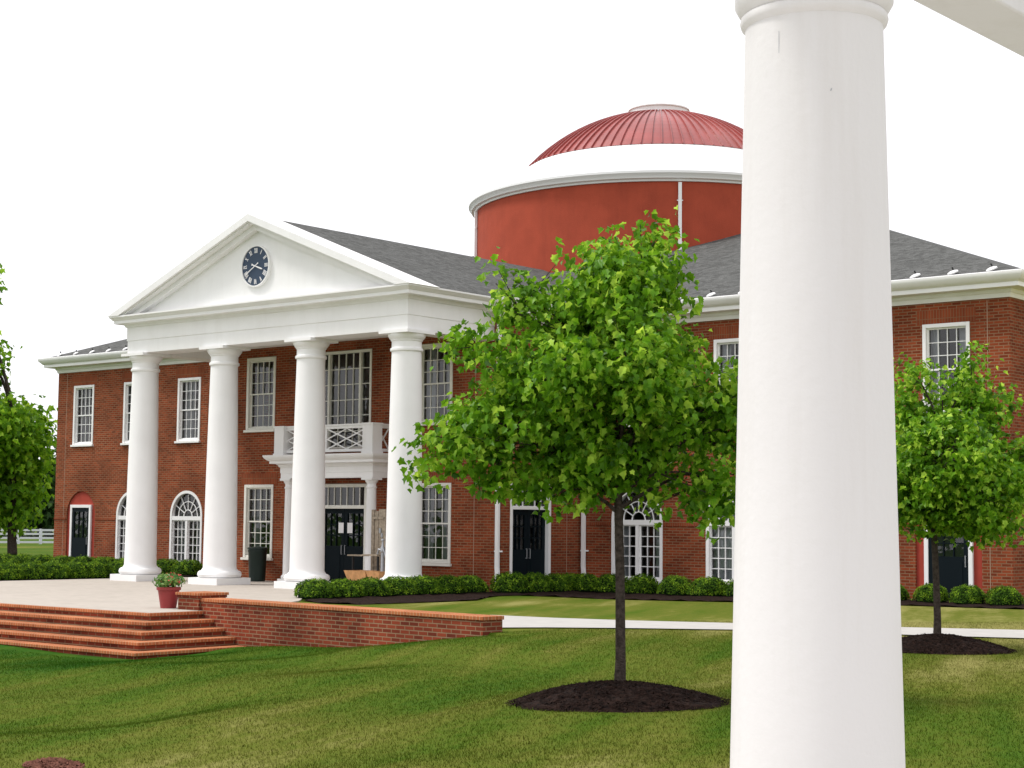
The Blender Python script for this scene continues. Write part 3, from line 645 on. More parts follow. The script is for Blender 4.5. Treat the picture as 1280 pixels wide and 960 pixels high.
for i, t_ in enumerate(NUM):
    nm = MB()
    a = R(90-30*i); wd = {'I': .032, 'V': .06, 'X': .06}; tot = sum(wd[c] for c in t_); x = -tot/2; hh = .125
    ex = Vector((math.sin(a), -math.cos(a))); ey = Vector((math.cos(a), math.sin(a)))
    def T(u, v_): p = ey*.395+ex*u+ey*v_; return (p.x, p.y)
    for c in t_:
        w_ = wd[c]; xm = x+w_/2
        if c == 'I': stroke(nm, T(xm, -hh/2), T(xm, hh/2), .017, -.040, -.031)
        elif c == 'V': stroke(nm, T(x+.008, hh/2), T(xm, -hh/2), .017, -.040, -.031); stroke(nm, T(x+w_-.008, hh/2), T(xm, -hh/2), .010, -.041, -.031)
        else: stroke(nm, T(x+.008, hh/2), T(x+w_-.008, -hh/2), .017, -.040, -.031); stroke(nm, T(x+w_-.008, hh/2), T(x+.008, -hh/2), .010, -.041, -.031)
        x += w_
    nm.build('clock_numeral', PAPER, ck)
for nm_, a, l, w_, y in (('hour_hand', 90-30*(3+40/60), .30, .040, -.050), ('minute_hand', 90-6*40, .41, .026, -.060)):
    a = R(a); e = Vector((math.cos(a), math.sin(a))); n_ = Vector((-e.y, e.x)); b0 = -e*.14; tip = e*l
    poly = [b0-n_*w_*.7, b0+e*.05-n_*w_*.35, e*l*.8-n_*w_*.5, tip, e*l*.8+n_*w_*.5, b0+e*.05+n_*w_*.35, b0+n_*w_*.7]
    MB().prism([tuple(p) for p in poly], lambda u, d_, z: (u, d_, z), y, y-.007).build(nm_, PAPER, ck)

# roofs
SL = .375; EX = XW+.46; EY0 = W-.46; EY1 = YB+.46; ZE = 7.06
half = (EY1-EY0)/2; zr = ZE+SL*half; rx = EX-half
mb = MB().add([(-EX, EY0, ZE), (EX, EY0, ZE), (EX, EY1, ZE), (-EX, EY1, ZE), (-rx, EY0+half, zr), (rx, EY0+half, zr)], [(0, 1, 5, 4), (1, 2, 5), (2, 3, 4, 5), (3, 0, 4), (0, 3, 2, 1)])
mb.build('roof', SHIN, B)
s_ = HS/X0; th = .05; XE = X0-.02
mb = MB()
prof = [(-XE, Z0-.0+.008), (0, Z0+HS-.012+.0), (XE, Z0+.008), (0, Z0+HS-.15)]
mb.prism([(-XE, Z0+.008), (0, Z0+.008+XE*s_), (0, Z0+.008+XE*s_-.1), (-XE+.2, Z0+.0)], fr(0), .301, 12.5)
mb.prism([(0, Z0+.008+XE*s_), (XE, Z0+.008), (XE-.2, Z0), (0, Z0+.008+XE*s_-.1)], fr(0), .301, 12.5)
# lower flare over the brick block behind the porch
mb.add([(XE, D-.46, Z0+.004), (BX+.47, D-.46, Z0-.025), (BX+.47, W-.46, Z0-.025), (XE, W-.4, Z0+.004)], [(0, 1, 2, 3)])
mb.build('roof', SHIN, B, fix=False)
# snow guards: rows of small hooded guards near the eaves, sky reflection painted as white
sg = MB().lathe([(.001, -.002), (.03, .0), (.052, .012), (.05, .03), (.03, .045), (.001, .05)], n=14, cap=False).build('snow_guard', WHITE, B, smooth=True)
sgm = sg.data; fin = MB().box((-.008, .05, .03), (.008, .075, .10)); 
sg.scale = (2.6, 1.35, 1.35); sg.location = (C1, 5.62, ZE+SL*(5.62-EY0)+.01); sg.rotation_euler = (R(35), R(-14), 0)
k0 = MB().bar((0, .06, 0), (0, .075, .085), .014, n=8).build('guard_post', DARK, sg); k0.scale = (.5, 1, 1)
xsg = [x for x in np.arange(6.9, 17.2, .90)]
for s in (1, -1):
    for x in xsg:
        if s == 1 and abs(x-xsg[0]) < 1e-6: continue
        c = copy_tree(sg, B); yy = 5.66+max(0, (x-16.9))*.6; c.location = (s*(x+.03), yy, ZE+SL*(yy-EY0)+.01)
sg.location = (xsg[0], 5.66, ZE+SL*(5.66-EY0)+.01)

# drum, membrane roof and dome
DC = (0, 17.1)
MB().lathe([(6.05, 8.2), (6.05, 11.85)], DC, 96, cap=False).build('drum_wall', REDST, B, smooth=True)
MB().lathe([(5.9, 11.78), (6.10, 11.78), (6.12, 11.83), (6.20, 11.86), (6.22, 11.92), (6.30, 12.0), (6.30, 12.07), (6.24, 12.08), (4.28, 13.32)], DC, 128, cap=False).build('drum_gutter', MEMB, B, smooth=True)
Rd = 4.34; hd_ = 1.90; Rs = (Rd**2+hd_**2)/(2*hd_); zc_ = 13.30+hd_-Rs
def dpt(r_, a, lift=0):
    z = zc_+math.sqrt(max(0, Rs**2-r_**2)); k = (Rs+lift)/Rs
    return (DC[0]+r_*k*math.cos(a), DC[1]+r_*k*math.sin(a), zc_+(z-zc_)*k)
mb = MB(); NR = 18; NA = 84
vs = [dpt(Rd*(1-i/NR)+.001, 2*math.pi*k/NA) for i in range(NR+1) for k in range(NA)]
mb.add(vs, [(i*NA+k, i*NA+(k+1) % NA, (i+1)*NA+(k+1) % NA, (i+1)*NA+k) for i in range(NR) for k in range(NA)])
for k in range(NA):
    a = 2*math.pi*(k+.5)/NA
    vs = []; r_in = .9; n_ = 12
    for i in range(n_+1):
        r_ = Rd+(r_in-Rd)*i/n_; da = .014/r_
        vs += [dpt(r_, a-da), dpt(r_, a-da, .055), dpt(r_, a+da, .055), dpt(r_, a+da)]
    mb.add(vs, [(i*4+j, i*4+(j+1) % 4, (i+1)*4+(j+1) % 4, (i+1)*4+j) for i in range(n_) for j in range(3)]+[(0, 1, 2, 3)])
dm = mb.build('dome', DOME, B)
MB().lathe([(.98, 14.95), (.98, 15.33), (1.02, 15.34), (1.02, 15.38), (.90, 15.43), (.55, 15.50), (.01, 15.52)], DC, 48, cap=False).build('dome_cap', MEMB, dm, smooth=True)
def pipe(mb, pts, wd=.085):
    for a, b in zip(pts, pts[1:]): mb.beam(a, b, wd, wd, up=(0, 1, .01) if abs(b[2]-a[2]) > .01 else (0, 0, 1))
for adeg, zb in ((311.1, 9.1), (229.0, 9.1)):
    a = R(adeg); cx_, cy_ = DC[0]+6.12*math.cos(a), DC[1]+6.12*math.sin(a); rr = Matrix.Rotation(a, 3, 'Z')
    mb = MB(); d_ = Vector((math.cos(a), math.sin(a), 0))
    p0 = Vector((DC[0], DC[1], 0))+d_*6.11
    mb.beam((p0.x, p0.y, 11.74), (p0.x, p0.y, 9.4 if adeg > 300 else 10.0-.4), .10, .08, up=tuple(d_))
    p1 = p0+d_*.0
    for z in (9.95, 11.2): mb.beam((p0.x-d_.y*-.09, p0.y-d_.x*.09, z), (p0.x+d_.y*-.09, p0.y+d_.x*.09, z), .03, .03)
    mb.build('drum_downspout', WHITE, B)
for (x, y) in ((BX-.10, D-.07), (BX+.14, W-.07), (-BX-.14, W-.07)):
    mb = MB(); mb.beam((x, y, 6.72), (x, y, .55), .10, .08, up=(0, 1, 0)); mb.beam((x, y, .56), (x+.03, y-.02, .40), .10, .08, up=(0, 1, 0)); mb.beam((x+.03, y-.02, .41), (x+.03, y-.02, .03), .105, .085, up=(0, 1, 0))
    for z in (.95, 2.3, 3.6, 5.2):
        mb.box((x-.12, y+.02, z-.02), (x+.12, y+.068, z+.02))
    mb.build('downspout', WHITE, B, bevel=.006)
# portico columns
SP = 3.245
def giant(x):
    mb = MB()
    mb.box((-.56, -.56, 0), (.56, .56, .17))
    mb.box((-.47, -.47, 6.02), (.47, .47, 6.092))
    q = .001
    pr_ = [(.50, .171), (.545, .20), (.565, .25), (.55, .31), (.51, .345), (.47, .352), (.455, .38), (.435, .40), (.425, .44)]
    for i in range(0, 15):
        f = i/14; pr_.append((.425-.075*f**1.35, .5+5.06*f))
    pr_ += [(.35, 5.60), (.385, 5.62), (.39, 5.65), (.385, 5.68), (.355, 5.70), (.352, 5.84), (.375, 5.86), (.38, 5.885), (.40, 5.90), (.435, 5.95), (.45, 5.99), (.45, 6.018)]
    mb.lathe(pr_, n=56)
    o = mb.build('column', WHITE, B, smooth=True); o.location.x = x
    return o
c0 = giant(-1.5*SP)
for k in (1, 2, 3):
    c = c0.copy(); COL.objects.link(c); c.parent = B; c.location.x = (k-1.5)*SP
# entrance porch with balcony
for x in (-1.53, 1.53):
    mb = MB(); mb.box((-.20, -.20, 0), (.20, .20, .10)); mb.box((-.19, -.19, 2.70), (.19, .19, 2.76))
    mb.lathe([(.18, .101), (.195, .14), (.18, .19), (.155, .2), (.145, .24), (.142, 1.0), (.122, 2.48), (.14, 2.50), (.14, 2.53), (.122, 2.54), (.12, 2.60), (.16, 2.66), (.17, 2.699)], n=32)
    o = mb.build('porch_column', WHITE, B, smooth=True); o.location = (x, 2.28, 0)
PE = [(-.30, 2.79), (0, 2.79), (0, 2.93), (.012, 2.935), (.012, 3.08), (.04, 3.09), (.06, 3.14), (.10, 3.17), (.22, 3.18), (.22, 3.245), (.27, 3.27), (.33, 3.33), (.35, 3.37), (.35, 3.40), (-.30, 3.40)]
mb = MB(); sweep(mb, [(-1.72, D-.003), (-1.72, 2.12), (1.72, 2.12), (1.72, D-.003)], [(o, z-.03) for o, z in PE]); mb.box((-1.5, 2.3, 3.3), (1.5, D-.003, 3.37)); mb.build('porch_entablature', WHITE, B, smooth=True)
bl = MB(); zb0, zb1 = 3.371, 4.10
for x in (-1.66, 1.66):
    bl.box((x-.18, 1.97, zb0), (x+.18, 2.32, zb1)); bl.box((x-.20, 1.95, zb1+.001), (x+.20, 2.34, zb1+.05)); bl.box((x-.20, 1.95, zb0+.001), (x+.20, 2.34, zb0+.05))
for z0_, z1_ in ((zb0+.06, zb0+.13), (zb1-.07, zb1)):
    bl.box((-1.479, 2.08, z0_), (1.479, 2.18, z1_))
    for s in (-1, 1): bl.box((s*1.66-.05, 2.321, z0_), (s*1.66+.05, D-.003, z1_))
bl.box((-1.479, 2.05, zb1+.001), (1.479, 2.21, zb1+.045))
for s in (-1, 1): bl.box((s*1.66-.08, 2.341, zb1+.001), (s*1.66+.08, D-.003, zb1+.045))
for x in (0,): bl.box((x-.035, 2.10, zb0+.131), (x+.035, 2.16, zb1-.071))
za, zt = zb0+.13, zb1-.07; zm_ = (za+zt)/2
for a, b in ((-1.479, -.036), (.036, 1.479)):
    m_ = (a+b)/2
    bl.beam((a, 2.125, za), (b, 2.125, zt), .03, .03); bl.beam((a, 2.135, zt), (b, 2.135, za), .03, .031)
    bl.beam((a, 2.13, zm_), (m_, 2.13, zt), .025, .026); bl.beam((m_, 2.13, zt), (b, 2.13, zm_), .025, .027); bl.beam((b, 2.131, zm_), (m_, 2.131, za), .025, .028); bl.beam((m_, 2.131, za), (a, 2.131, zm_), .025, .029)
for s in (-1, 1): bl.beam((s*1.66, 2.33, za), (s*1.66, D, zt), .03, .03); bl.beam((s*1.66+.005, 2.33, zt), (s*1.66+.005, D, za), .03, .031)
bl.build('balcony', WHITE, B)

# ---------------------------------------------------------------- pergola beside the camera
PG = empty('white_pergola', (29.4, -23.7, 0)); tag(PG, 'white colonnade close to the camera, round column carrying a long white beam', 'pergola')
PG.location = (0, 0, 0)
def pcol(y):
    pr_ = [(.42, .10), (.45, .15), (.45, .22), (.40, .27), (.36, .285), (.345, .32)]
    for i in range(0, 13): z = .36+i*(3.36-.36)/12; pr_.append((.308-.0212*(z-.36), z))
    pr_ += [(.2435, 3.412), (.257, 3.425), (.262, 3.44), (.258, 3.455), (.252, 3.46), (.266, 3.475), (.280, 3.50), (.281, 3.53), (.268, 3.56), (.248, 3.57), (.243, 3.62), (.25, 3.67), (.29, 3.72), (.31, 3.75)]
    mb = MB().lathe(pr_, (0, 0), 96); mb.box((-.33, -.33, 3.752), (.33, .33, 3.846)); mb.box((-.48, -.48, -.05), (.48, .48, .098))
    o = mb.build('column', SHELL, PG, smooth=True); o.location = (29.425, y, 0); return o
pcol(-23.70)
pcol(-19.4)
mb = MB().box((29.215, -24.25, 3.85), (29.495, -18.8, 4.08)); mb.box((29.19, -22.53, 3.90), (29.213, -18.8, 4.06)); mb.box((29.17, -24.3, 4.083), (29.54, -18.7, 4.16))
bo = mb.build('beam', SHELL, PG, bevel=.085); bo.modifiers['bv'].segments = 5
mb = MB(); Rz = .250
for a, z, h in ((R(271), 3.31, .09), ):
    r_ = .308-.0212*(z-.36)+.0006
    c_, s2 = math.cos(a), math.sin(a); t_ = Vector((-s2, c_, 0)); p = Vector((29.425+c_*r_, -23.70+s2*r_, z))
    mb.add([p-t_*.001+Vector((0, 0, -h/2)), p+t_*.0012+Vector((0, 0, -h/2)), p+t_*.001+Vector((0, 0, h/2)), p-t_*.0006+Vector((0, 0, h/2))], [(0, 1, 2, 3)])
a = R(313); z = 3.13; r_ = .308-.0212*(z-.36)+.0008; c_, s2 = math.cos(a), math.sin(a); t_ = Vector((-s2, c_, 0)); p = Vector((29.425+c_*r_, -23.70+s2*r_, z))
mb.add([p-t_*.003, p+t_*.003+Vector((0, 0, .002)), p+t_*.005+Vector((0, 0, .012)), p+Vector((0, 0, .008))], [(0, 1, 2, 3)])
mb.build('scratch', STEEL, PG, fix=False)

# ---------------------------------------------------------------- things on the terrace
pot = empty('flower_pot', (6.95, -8.50, 0)); tag(pot, 'dark red tapered pot of green plants and red flowers beside the brick pier', 'flower pot')
MB().lathe([(.145, 0), (.20, .33), (.225, .335), (.228, .385), (.205, .39), (.19, .33), (.001, .31)], n=32, cap=False).build('pot', TERRA, pot, smooth=True)
def leaf_quads(n_, cen, rad, size, seed, up_=.3, surf=0.0, curl=.3):
    r_ = np.random.default_rng(seed); d = r_.normal(size=(n_, 3)); d /= np.linalg.norm(d, axis=1)[:, None]
    rr = (surf+(1-surf)*r_.random((n_, 1))**(1/2.2)); P = np.array(cen)+d*rr*np.array(rad)
    nrm = d+r_.normal(size=(n_, 3))*.6+np.array([0, 0, up_]); nrm /= np.linalg.norm(nrm, axis=1)[:, None]
    t_ = np.cross(nrm, r_.normal(size=(n_, 3))); t_ /= np.linalg.norm(t_, axis=1)[:, None]; b_ = np.cross(nrm, t_)
    sz = size*r_.uniform(.6, 1.3, (n_, 1))
    V_ = np.stack([P-t_*sz*.5, P-b_*sz*.28+nrm*sz*.1, P+t_*sz*.5, P+b_*sz*.28+nrm*sz*.1], 1).reshape(-1, 3)
    F_ = np.arange(n_*4).reshape(-1, 4); return V_, F_
V1, F1 = leaf_quads(420, (0, 0, .50), (.34, .30, .14), .09, 3); np_mesh('foliage', V1, F1, PLANT, pot)
V1, F1 = leaf_quads(60, (.05, 0, .52), (.28, .24, .14), .05, 4, surf=.8); np_mesh('flowers', V1, F1, FLOW, pot)
bn = empty('trash_bin', (-2.72, 2.25, 0)); tag(bn, 'dark green round litter bin under the left porch window', 'bin')
MB().lathe([(.20, 0), (.22, .02), (.25, .78), (.262, .80), (.262, .85), (.24, .86)], n=28).build('bin_body', DARKG, bn, smooth=True)
MB().lathe([(.275, .862), (.275, .90), (.20, .925), (.12, .93)], n=28).build('bin_lid', DARKG, bn, smooth=True)
bn2 = empty('trash_bin', (3.72, 1.05, 0)); tag(bn2, 'dark bin half hidden behind the rightmost portico column', 'bin')
MB().lathe([(.18, 0), (.20, .02), (.22, .92), (.235, .94), (.235, 1.0), (.15, 1.04)], n=24).build('bin_body', DARKG, bn2, smooth=True)
# wooden trough with post, board and hand pump
tg = empty('wooden_trough', (3.22, .5, 0)); tag(tg, 'tan wooden double trough standing by the entrance, just left of the rightmost portico column', 'trough')
def trough(x0, x1, name):
    mb = MB(); z0_, z1_, fl = .20, .46, .09
    o = [(x0+fl, -.20, z0_), (x1-fl*.4, -.20, z0_), (x1-fl*.4, .20, z0_), (x0+fl, .20, z0_), (x0, -.27, z1_), (x1, -.27, z1_), (x1, .27, z1_), (x0, .27, z1_),
         (x0+.03, -.24, z1_), (x1-.03, -.24, z1_), (x1-.03, .24, z1_), (x0+.03, .24, z1_), (x0+fl+.02, -.17, z0_+.03), (x1-fl*.4-.02, -.17, z0_+.03), (x1-fl*.4-.02, .17, z0_+.03), (x0+fl+.02, .17, z0_+.03)]
    f = [(3, 2, 1, 0)]+[(i, (i+1) % 4, (i+1) % 4+4, i+4) for i in range(4)]+[(i+4, (i+1) % 4+4, (i+1) % 4+8, i+8) for i in range(4)]+[(i+8, (i+1) % 4+8, (i+1) % 4+12, i+12) for i in range(4)]+[(12, 13, 14, 15)]
    mb.add(o, f)
    for lx in (x0+fl+.03, x1-fl*.4-.03):
        for ly in (-.16, .16): mb.box((lx-.025, ly-.025, 0), (lx+.025, ly+.025, z0_-.001))
    return mb.build(name, TANW, tg)
trough(-.56, .17, 'trough_box'); trough(.18, .62, 'trough_box')
pf = empty('timber_stand', (3.17, .95, 0)); tag(pf, 'tall narrow weathered timber frame standing behind the trough near the entrance', 'timber stand')
MB().box((-.28, -.03, 0), (-.19, .03, 1.93)).box((-.17, -.02, 0), (-.05, .02, 1.90)).build('plank', WOOD, pf)
MB().box((-.03, -.025, 0), (.19, .035, 1.94)).build('plank', WOOD, pf)
MB().box((-.24, -.05, 1.70), (.15, -.031, 1.76)).box((-.24, -.05, .55), (.15, -.031, .60)).build('crossbar', WOOD, pf)
MB().box((.0, -.05, 1.36), (.06, -.026, 1.48)).box((.07, -.05, 1.26), (.12, -.026, 1.36)).build('bracket', STEEL, pf)
bd = MB().box((-.56, -.12, .80), (-.05, .12, .835)).box((-.04, -.13, .815), (.46, .11, .85)).build('wooden_shelf', WOOD); bd.location = (2.98, .70, 0)
tag(bd, 'thin weathered board lying level across the front of the entrance door', 'board')
lg = MB()
for x in (-.45, .40):
    lg.box((x-.02, -.05, 0), (x+.02, -.01, .80))
lg.build('leg', DARK, bd)
pm = empty('hand_pump', (3.58, .62, 0)); tag(pm, 'grey metal hand pump with curved handle above the trough', 'pump')
mb = MB().lathe([(.06, .30), (.045, .34), (.038, .9), (.055, .92), (.06, 1.0), (.03, 1.06), (.02, 1.17), (.045, 1.19), (.03, 1.23)], n=16); mb.build('pump_body', STEEL, pm, smooth=True)
mb = MB(); pts = [Vector((.02, -.03, 1.02))]+[Vector((.05+.20*math.sin(k/8*1.3), -.03, 1.0-.60*(k/8))) for k in range(1, 9)]
for a, b in zip(pts, pts[1:]): mb.bar(a, b, .018, n=8)
mb.build('pump_handle', STEEL, pm)
MB().bar((0, 0, .95), (-.12, -.02, .98), .022).bar((-.12, -.02, .98), (-.15, -.02, .86), .022).build('pump_spout', STEEL, pm)
MB().box((-.09, -.09, .0), (.09, .09, .30)).build('pump_base', WOOD, pm)
sp_ = MB().box((-8.95, 4.35, 0), (-7.95, 5.0, .13)).box((-8.85, 4.45, .131), (-8.05, 5.0, .26)).build('stone_bench', SAND, bevel=.015); tag(sp_, 'low tan sandstone block under the arched window behind the second portico column', 'stone block')

# ---------------------------------------------------------------- shrubs
def bush_mesh(name, rad, n_, seed, size=.045):
    """returns two meshes: dark core and leaves, centred at the base"""
    r_ = random.Random(seed); NU, NV = 20, 10; vs = []
    for j in range(NV+1):
        th = math.pi*.5*(j/NV)*1.15-.12
        for k in range(NU):
            a = 2*math.pi*k/NU; rr = .86+.06*math.sin(3*a+seed)*math.cos(2*th)
            vs.append((rad[0]*rr*math.cos(a)*math.cos(max(th, -.1))**.55 if math.cos(th) > 0 else 0, rad[1]*rr*math.sin(a)*(math.cos(max(th, -.1))**.55 if math.cos(th) > 0 else 0), rad[2]*.92*max(0.02, math.sin(max(0, th)))))
    V_, F_ = [], []
    rg = np.random.default_rng(seed)
    a = rg.uniform(0, 2*np.pi, n_); s = rg.uniform(0, 1, n_); th = np.arcsin(s**.8*.999)
    lum = 1+.07*np.sin(3*a+seed)*np.cos(4*th)+.05*np.sin(7*a+2*seed)+rg.normal(0, .035, n_)
    ct = np.cos(th)**.85
    P = np.stack([rad[0]*lum*np.cos(a)*ct, rad[1]*lum*np.sin(a)*ct, rad[2]*(.08+.92*np.sin(th)*lum)], 1)
    d = np.stack([np.cos(a)*ct/rad[0], np.sin(a)*ct/rad[1], np.sin(th)/rad[2]], 1); d /= np.linalg.norm(d, axis=1)[:, None]
    nrm = d+rg.normal(size=(n_, 3))*.55; nrm /= np.linalg.norm(nrm, axis=1)[:, None]
    t_ = np.cross(nrm, rg.normal(size=(n_, 3))); t_ /= np.linalg.norm(t_, axis=1)[:, None]; b_ = np.cross(nrm, t_); sz = size*rg.uniform(.6, 1.4, (n_, 1))
    V_ = np.stack([P-t_*sz*.5, P-b_*sz*.3, P+t_*sz*.5+nrm*sz*.2, P+b_*sz*.3], 1).reshape(-1, 3); F_ = np.arange(n_*4).reshape(-1, 4)
    return vs, NU, NV, V_, F_
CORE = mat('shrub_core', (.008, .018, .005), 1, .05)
PROTO = []
def make_bush(rad, n_, seed):
    vs, NU, NV, V_, F_ = bush_mesh('b', rad, n_, seed)
    e = empty('boxwood_shrub')
    MB().add(vs, [(j*NU+k, j*NU+(k+1) % NU, (j+1)*NU+(k+1) % NU, (j+1)*NU+k) for j in range(NV) for k in range(NU)]+[tuple(NV*NU+k for k in range(NU))]).build('dark_core', CORE, e, smooth=True)  # closed dark shell filling the shrub behind its leaves
    np_mesh('foliage', V_, F_, HEDGE, e)
    return e
used = {}
def bush(x, y, rx_, ry_, h, label, group, var=0, rz=0):
    if var not in used:
        o = make_bush((.5, .5, .5), 3200, 11+var); used[var] = o
    else: o = copy_tree(used[var])
    o.location = (x, y, g(x, y)+.02); o.scale = (rx_/.5*.94, ry_/.5*.94, h/.5*.78); o.rotation_euler.z = rz
    tag(o, label, 'shrub', group); return o
ORD = ['nearest', 'second', 'third', 'fourth', 'fifth', 'sixth', 'seventh', 'eighth', 'ninth', 'tenth', 'eleventh', 'twelfth', 'thirteenth', 'fourteenth', 'fifteenth']
# clipped row beside the porch
for i, y in enumerate(np.linspace(-3.42, 1.55, 7)):
    bush(5.55+.03*math.sin(i*3), y, .50, .47, .50+.02*math.sin(i*5), ['big rounded shrub at the terrace end of the clipped hedge beside the porch', 'clipped shrub second from the terrace end of the hedge beside the porch', 'clipped shrub third from the terrace end of the hedge beside the porch', 'middle clipped shrub of the hedge beside the porch', 'clipped shrub fifth from the terrace end of the hedge beside the porch', 'clipped shrub sixth from the terrace end of the hedge beside the porch', 'clipped shrub at the wall end of the hedge beside the porch'][i], 'clipped shrubs beside the porch', i % 3, i)
for i, (x, y, r_, h) in enumerate(((6.15, 2.35, .52, .58), (6.35, 3.0, .46, .55), (6.45, 3.65, .42, .52), (6.35, 4.3, .44, .52))):
    bush(x, y, r_, r_, h, ['shrub in front of the brick wall right of the rightmost portico column', 'shrub in front of the downspout at the brick corner', 'shrub in front of the left leaf of the side door', 'shrub in front of the right leaf of the side door'][i], 'shrubs in the mulch bed', (i+1) % 3, i*1.3)
LB = ['shrub just right of the navy side door', 'shrub below the downspout between side door and arched window', 'shrub left of the arched window behind the maple trunk', 'shrub behind the maple trunk under the arched window', 'shrub below the right half of the arched window beside the maple trunk',
      'shrub below the brick right of the maple trunk', 'shrub left of the second arched window on the right wing', 'shrub below the second arched window on the right wing', 'shrub hidden behind the white pergola column, left of it', 'shrub behind the white pergola column', 'shrub half hidden behind the right edge of the pergola column']
for i, x in enumerate(np.linspace(6.75, 13.9, 9)):
    bush(x, 4.45-.1*math.sin(i), .50, .42, .52+.03*math.sin(i*7), LB[i], 'shrubs in the mulch bed', i % 3, i*.9)
for i, (x, lb) in enumerate(((14.85, 'round shrub left of the door in the right wing, beside the pergola column'), (15.78, 'round shrub in front of the right wing door, behind the thin second maple'), (16.62, 'round shrub right of the door in the right wing'), (17.42, 'round shrub at the right corner of the building'))):
    bush(x, 4.75, .40, .38, .47, lb, 'shrubs at the right wing door', (i+2) % 3, i*2.1)
lowp = bush(13.1, 3.72, .34, .25, .20, 'low light green ground plant in the mulch beside the pergola column', None, 1); lowp['category'] = 'plant'
# hedges on the left side of the terrace
for i, y in enumerate(np.linspace(-3.35, 1.0, 7)):
    bush(-7.15, y, .50, .48, .56, 'clipped hedge shrub, %s along the left edge of the terrace' % (['first and nearest the steps', 'second from the steps', 'third from the steps', 'fourth from the steps', 'third from the leftmost column', 'second from the leftmost column', 'touching the leftmost column'][i]), 'hedge left of the terrace', i % 3, i)
for i, x in enumerate((-7.6, -8.6, -9.6, -10.6, -11.7, -12.8, -13.9, -15.0, -16.1, -17.2)):
    bush(x, 3.95 if i > 1 else 3.9, .58, .5, .56, 'hedge shrub against the left wing, %s' % (['right of the leftmost column', 'behind the leftmost column', 'third from the porch', 'fourth from the porch', 'fifth from the porch', 'sixth from the porch', 'below the second brick pier', 'right of the left wing door', 'in front of the left wing door', 'at the left corner of the building'][i]), 'hedge against the left wing', (i+1) % 3, i)
for i in range(7):
    bush(-18.4-1.15*i, 3.4+.7*i, .66, .6, .52, 'hedge shrub left of the building, %s from the corner' % ['first', 'second', 'third', 'fourth', 'fifth', 'sixth', 'seventh'][i], 'hedge left of the building', i % 3, i)

# ---------------------------------------------------------------- trees
ya = R(YAW); RT = Vector((math.cos(ya), -math.sin(ya), 0)); FW = Vector((math.sin(ya), math.cos(ya), 0))
LS = np.array([(0, 0), (.16, .0), (.40, .12), (.34, .32), (.50, .56), (.24, .68), (0, 1.05), (-.24, .68), (-.50, .56), (-.34, .32), (-.40, .12), (-.16, .0)])
def leaves(P, O, size, seed, droop=.5):
    """maple-like lobed leaves at points P, outward directions O"""
    r_ = np.random.default_rng(seed); n_ = len(P)
    nrm = O*.7+np.array([0, 0, .45])+r_.normal(size=(n_, 3))*.62; nrm /= np.linalg.norm(nrm, axis=1)[:, None]
    dn = O*.6+np.array([0, 0, -droop*1.5])+r_.normal(size=(n_, 3))*.45
    tip = dn-nrm*(dn*nrm).sum(1)[:, None]; tip /= np.linalg.norm(tip, axis=1)[:, None]; sd2 = np.cross(nrm, tip)
    sz = (size*r_.uniform(.6, 1.3, n_))[:, None, None]; fold = r_.uniform(.1, .9, n_)[:, None, None]
    u = LS[None, :, 0:1]; v = LS[None, :, 1:2]
    V_ = P[:, None, :]+sz*(u*sd2[:, None, :]+v*tip[:, None, :]+(np.abs(u)*fold-.22*v*v)*nrm[:, None, :])
    V_ = V_.reshape(-1, 3)
    tri = np.array([(0, 1, 6), (0, 6, 11), (1, 2, 3), (1, 3, 5), (3, 4, 5), (1, 5, 6), (11, 6, 7), (11, 7, 9), (7, 8, 9), (11, 9, 10)])
    F_ = (np.arange(n_)[:, None, None]*12+tri[None]).reshape(-1, 3); return V_, F_
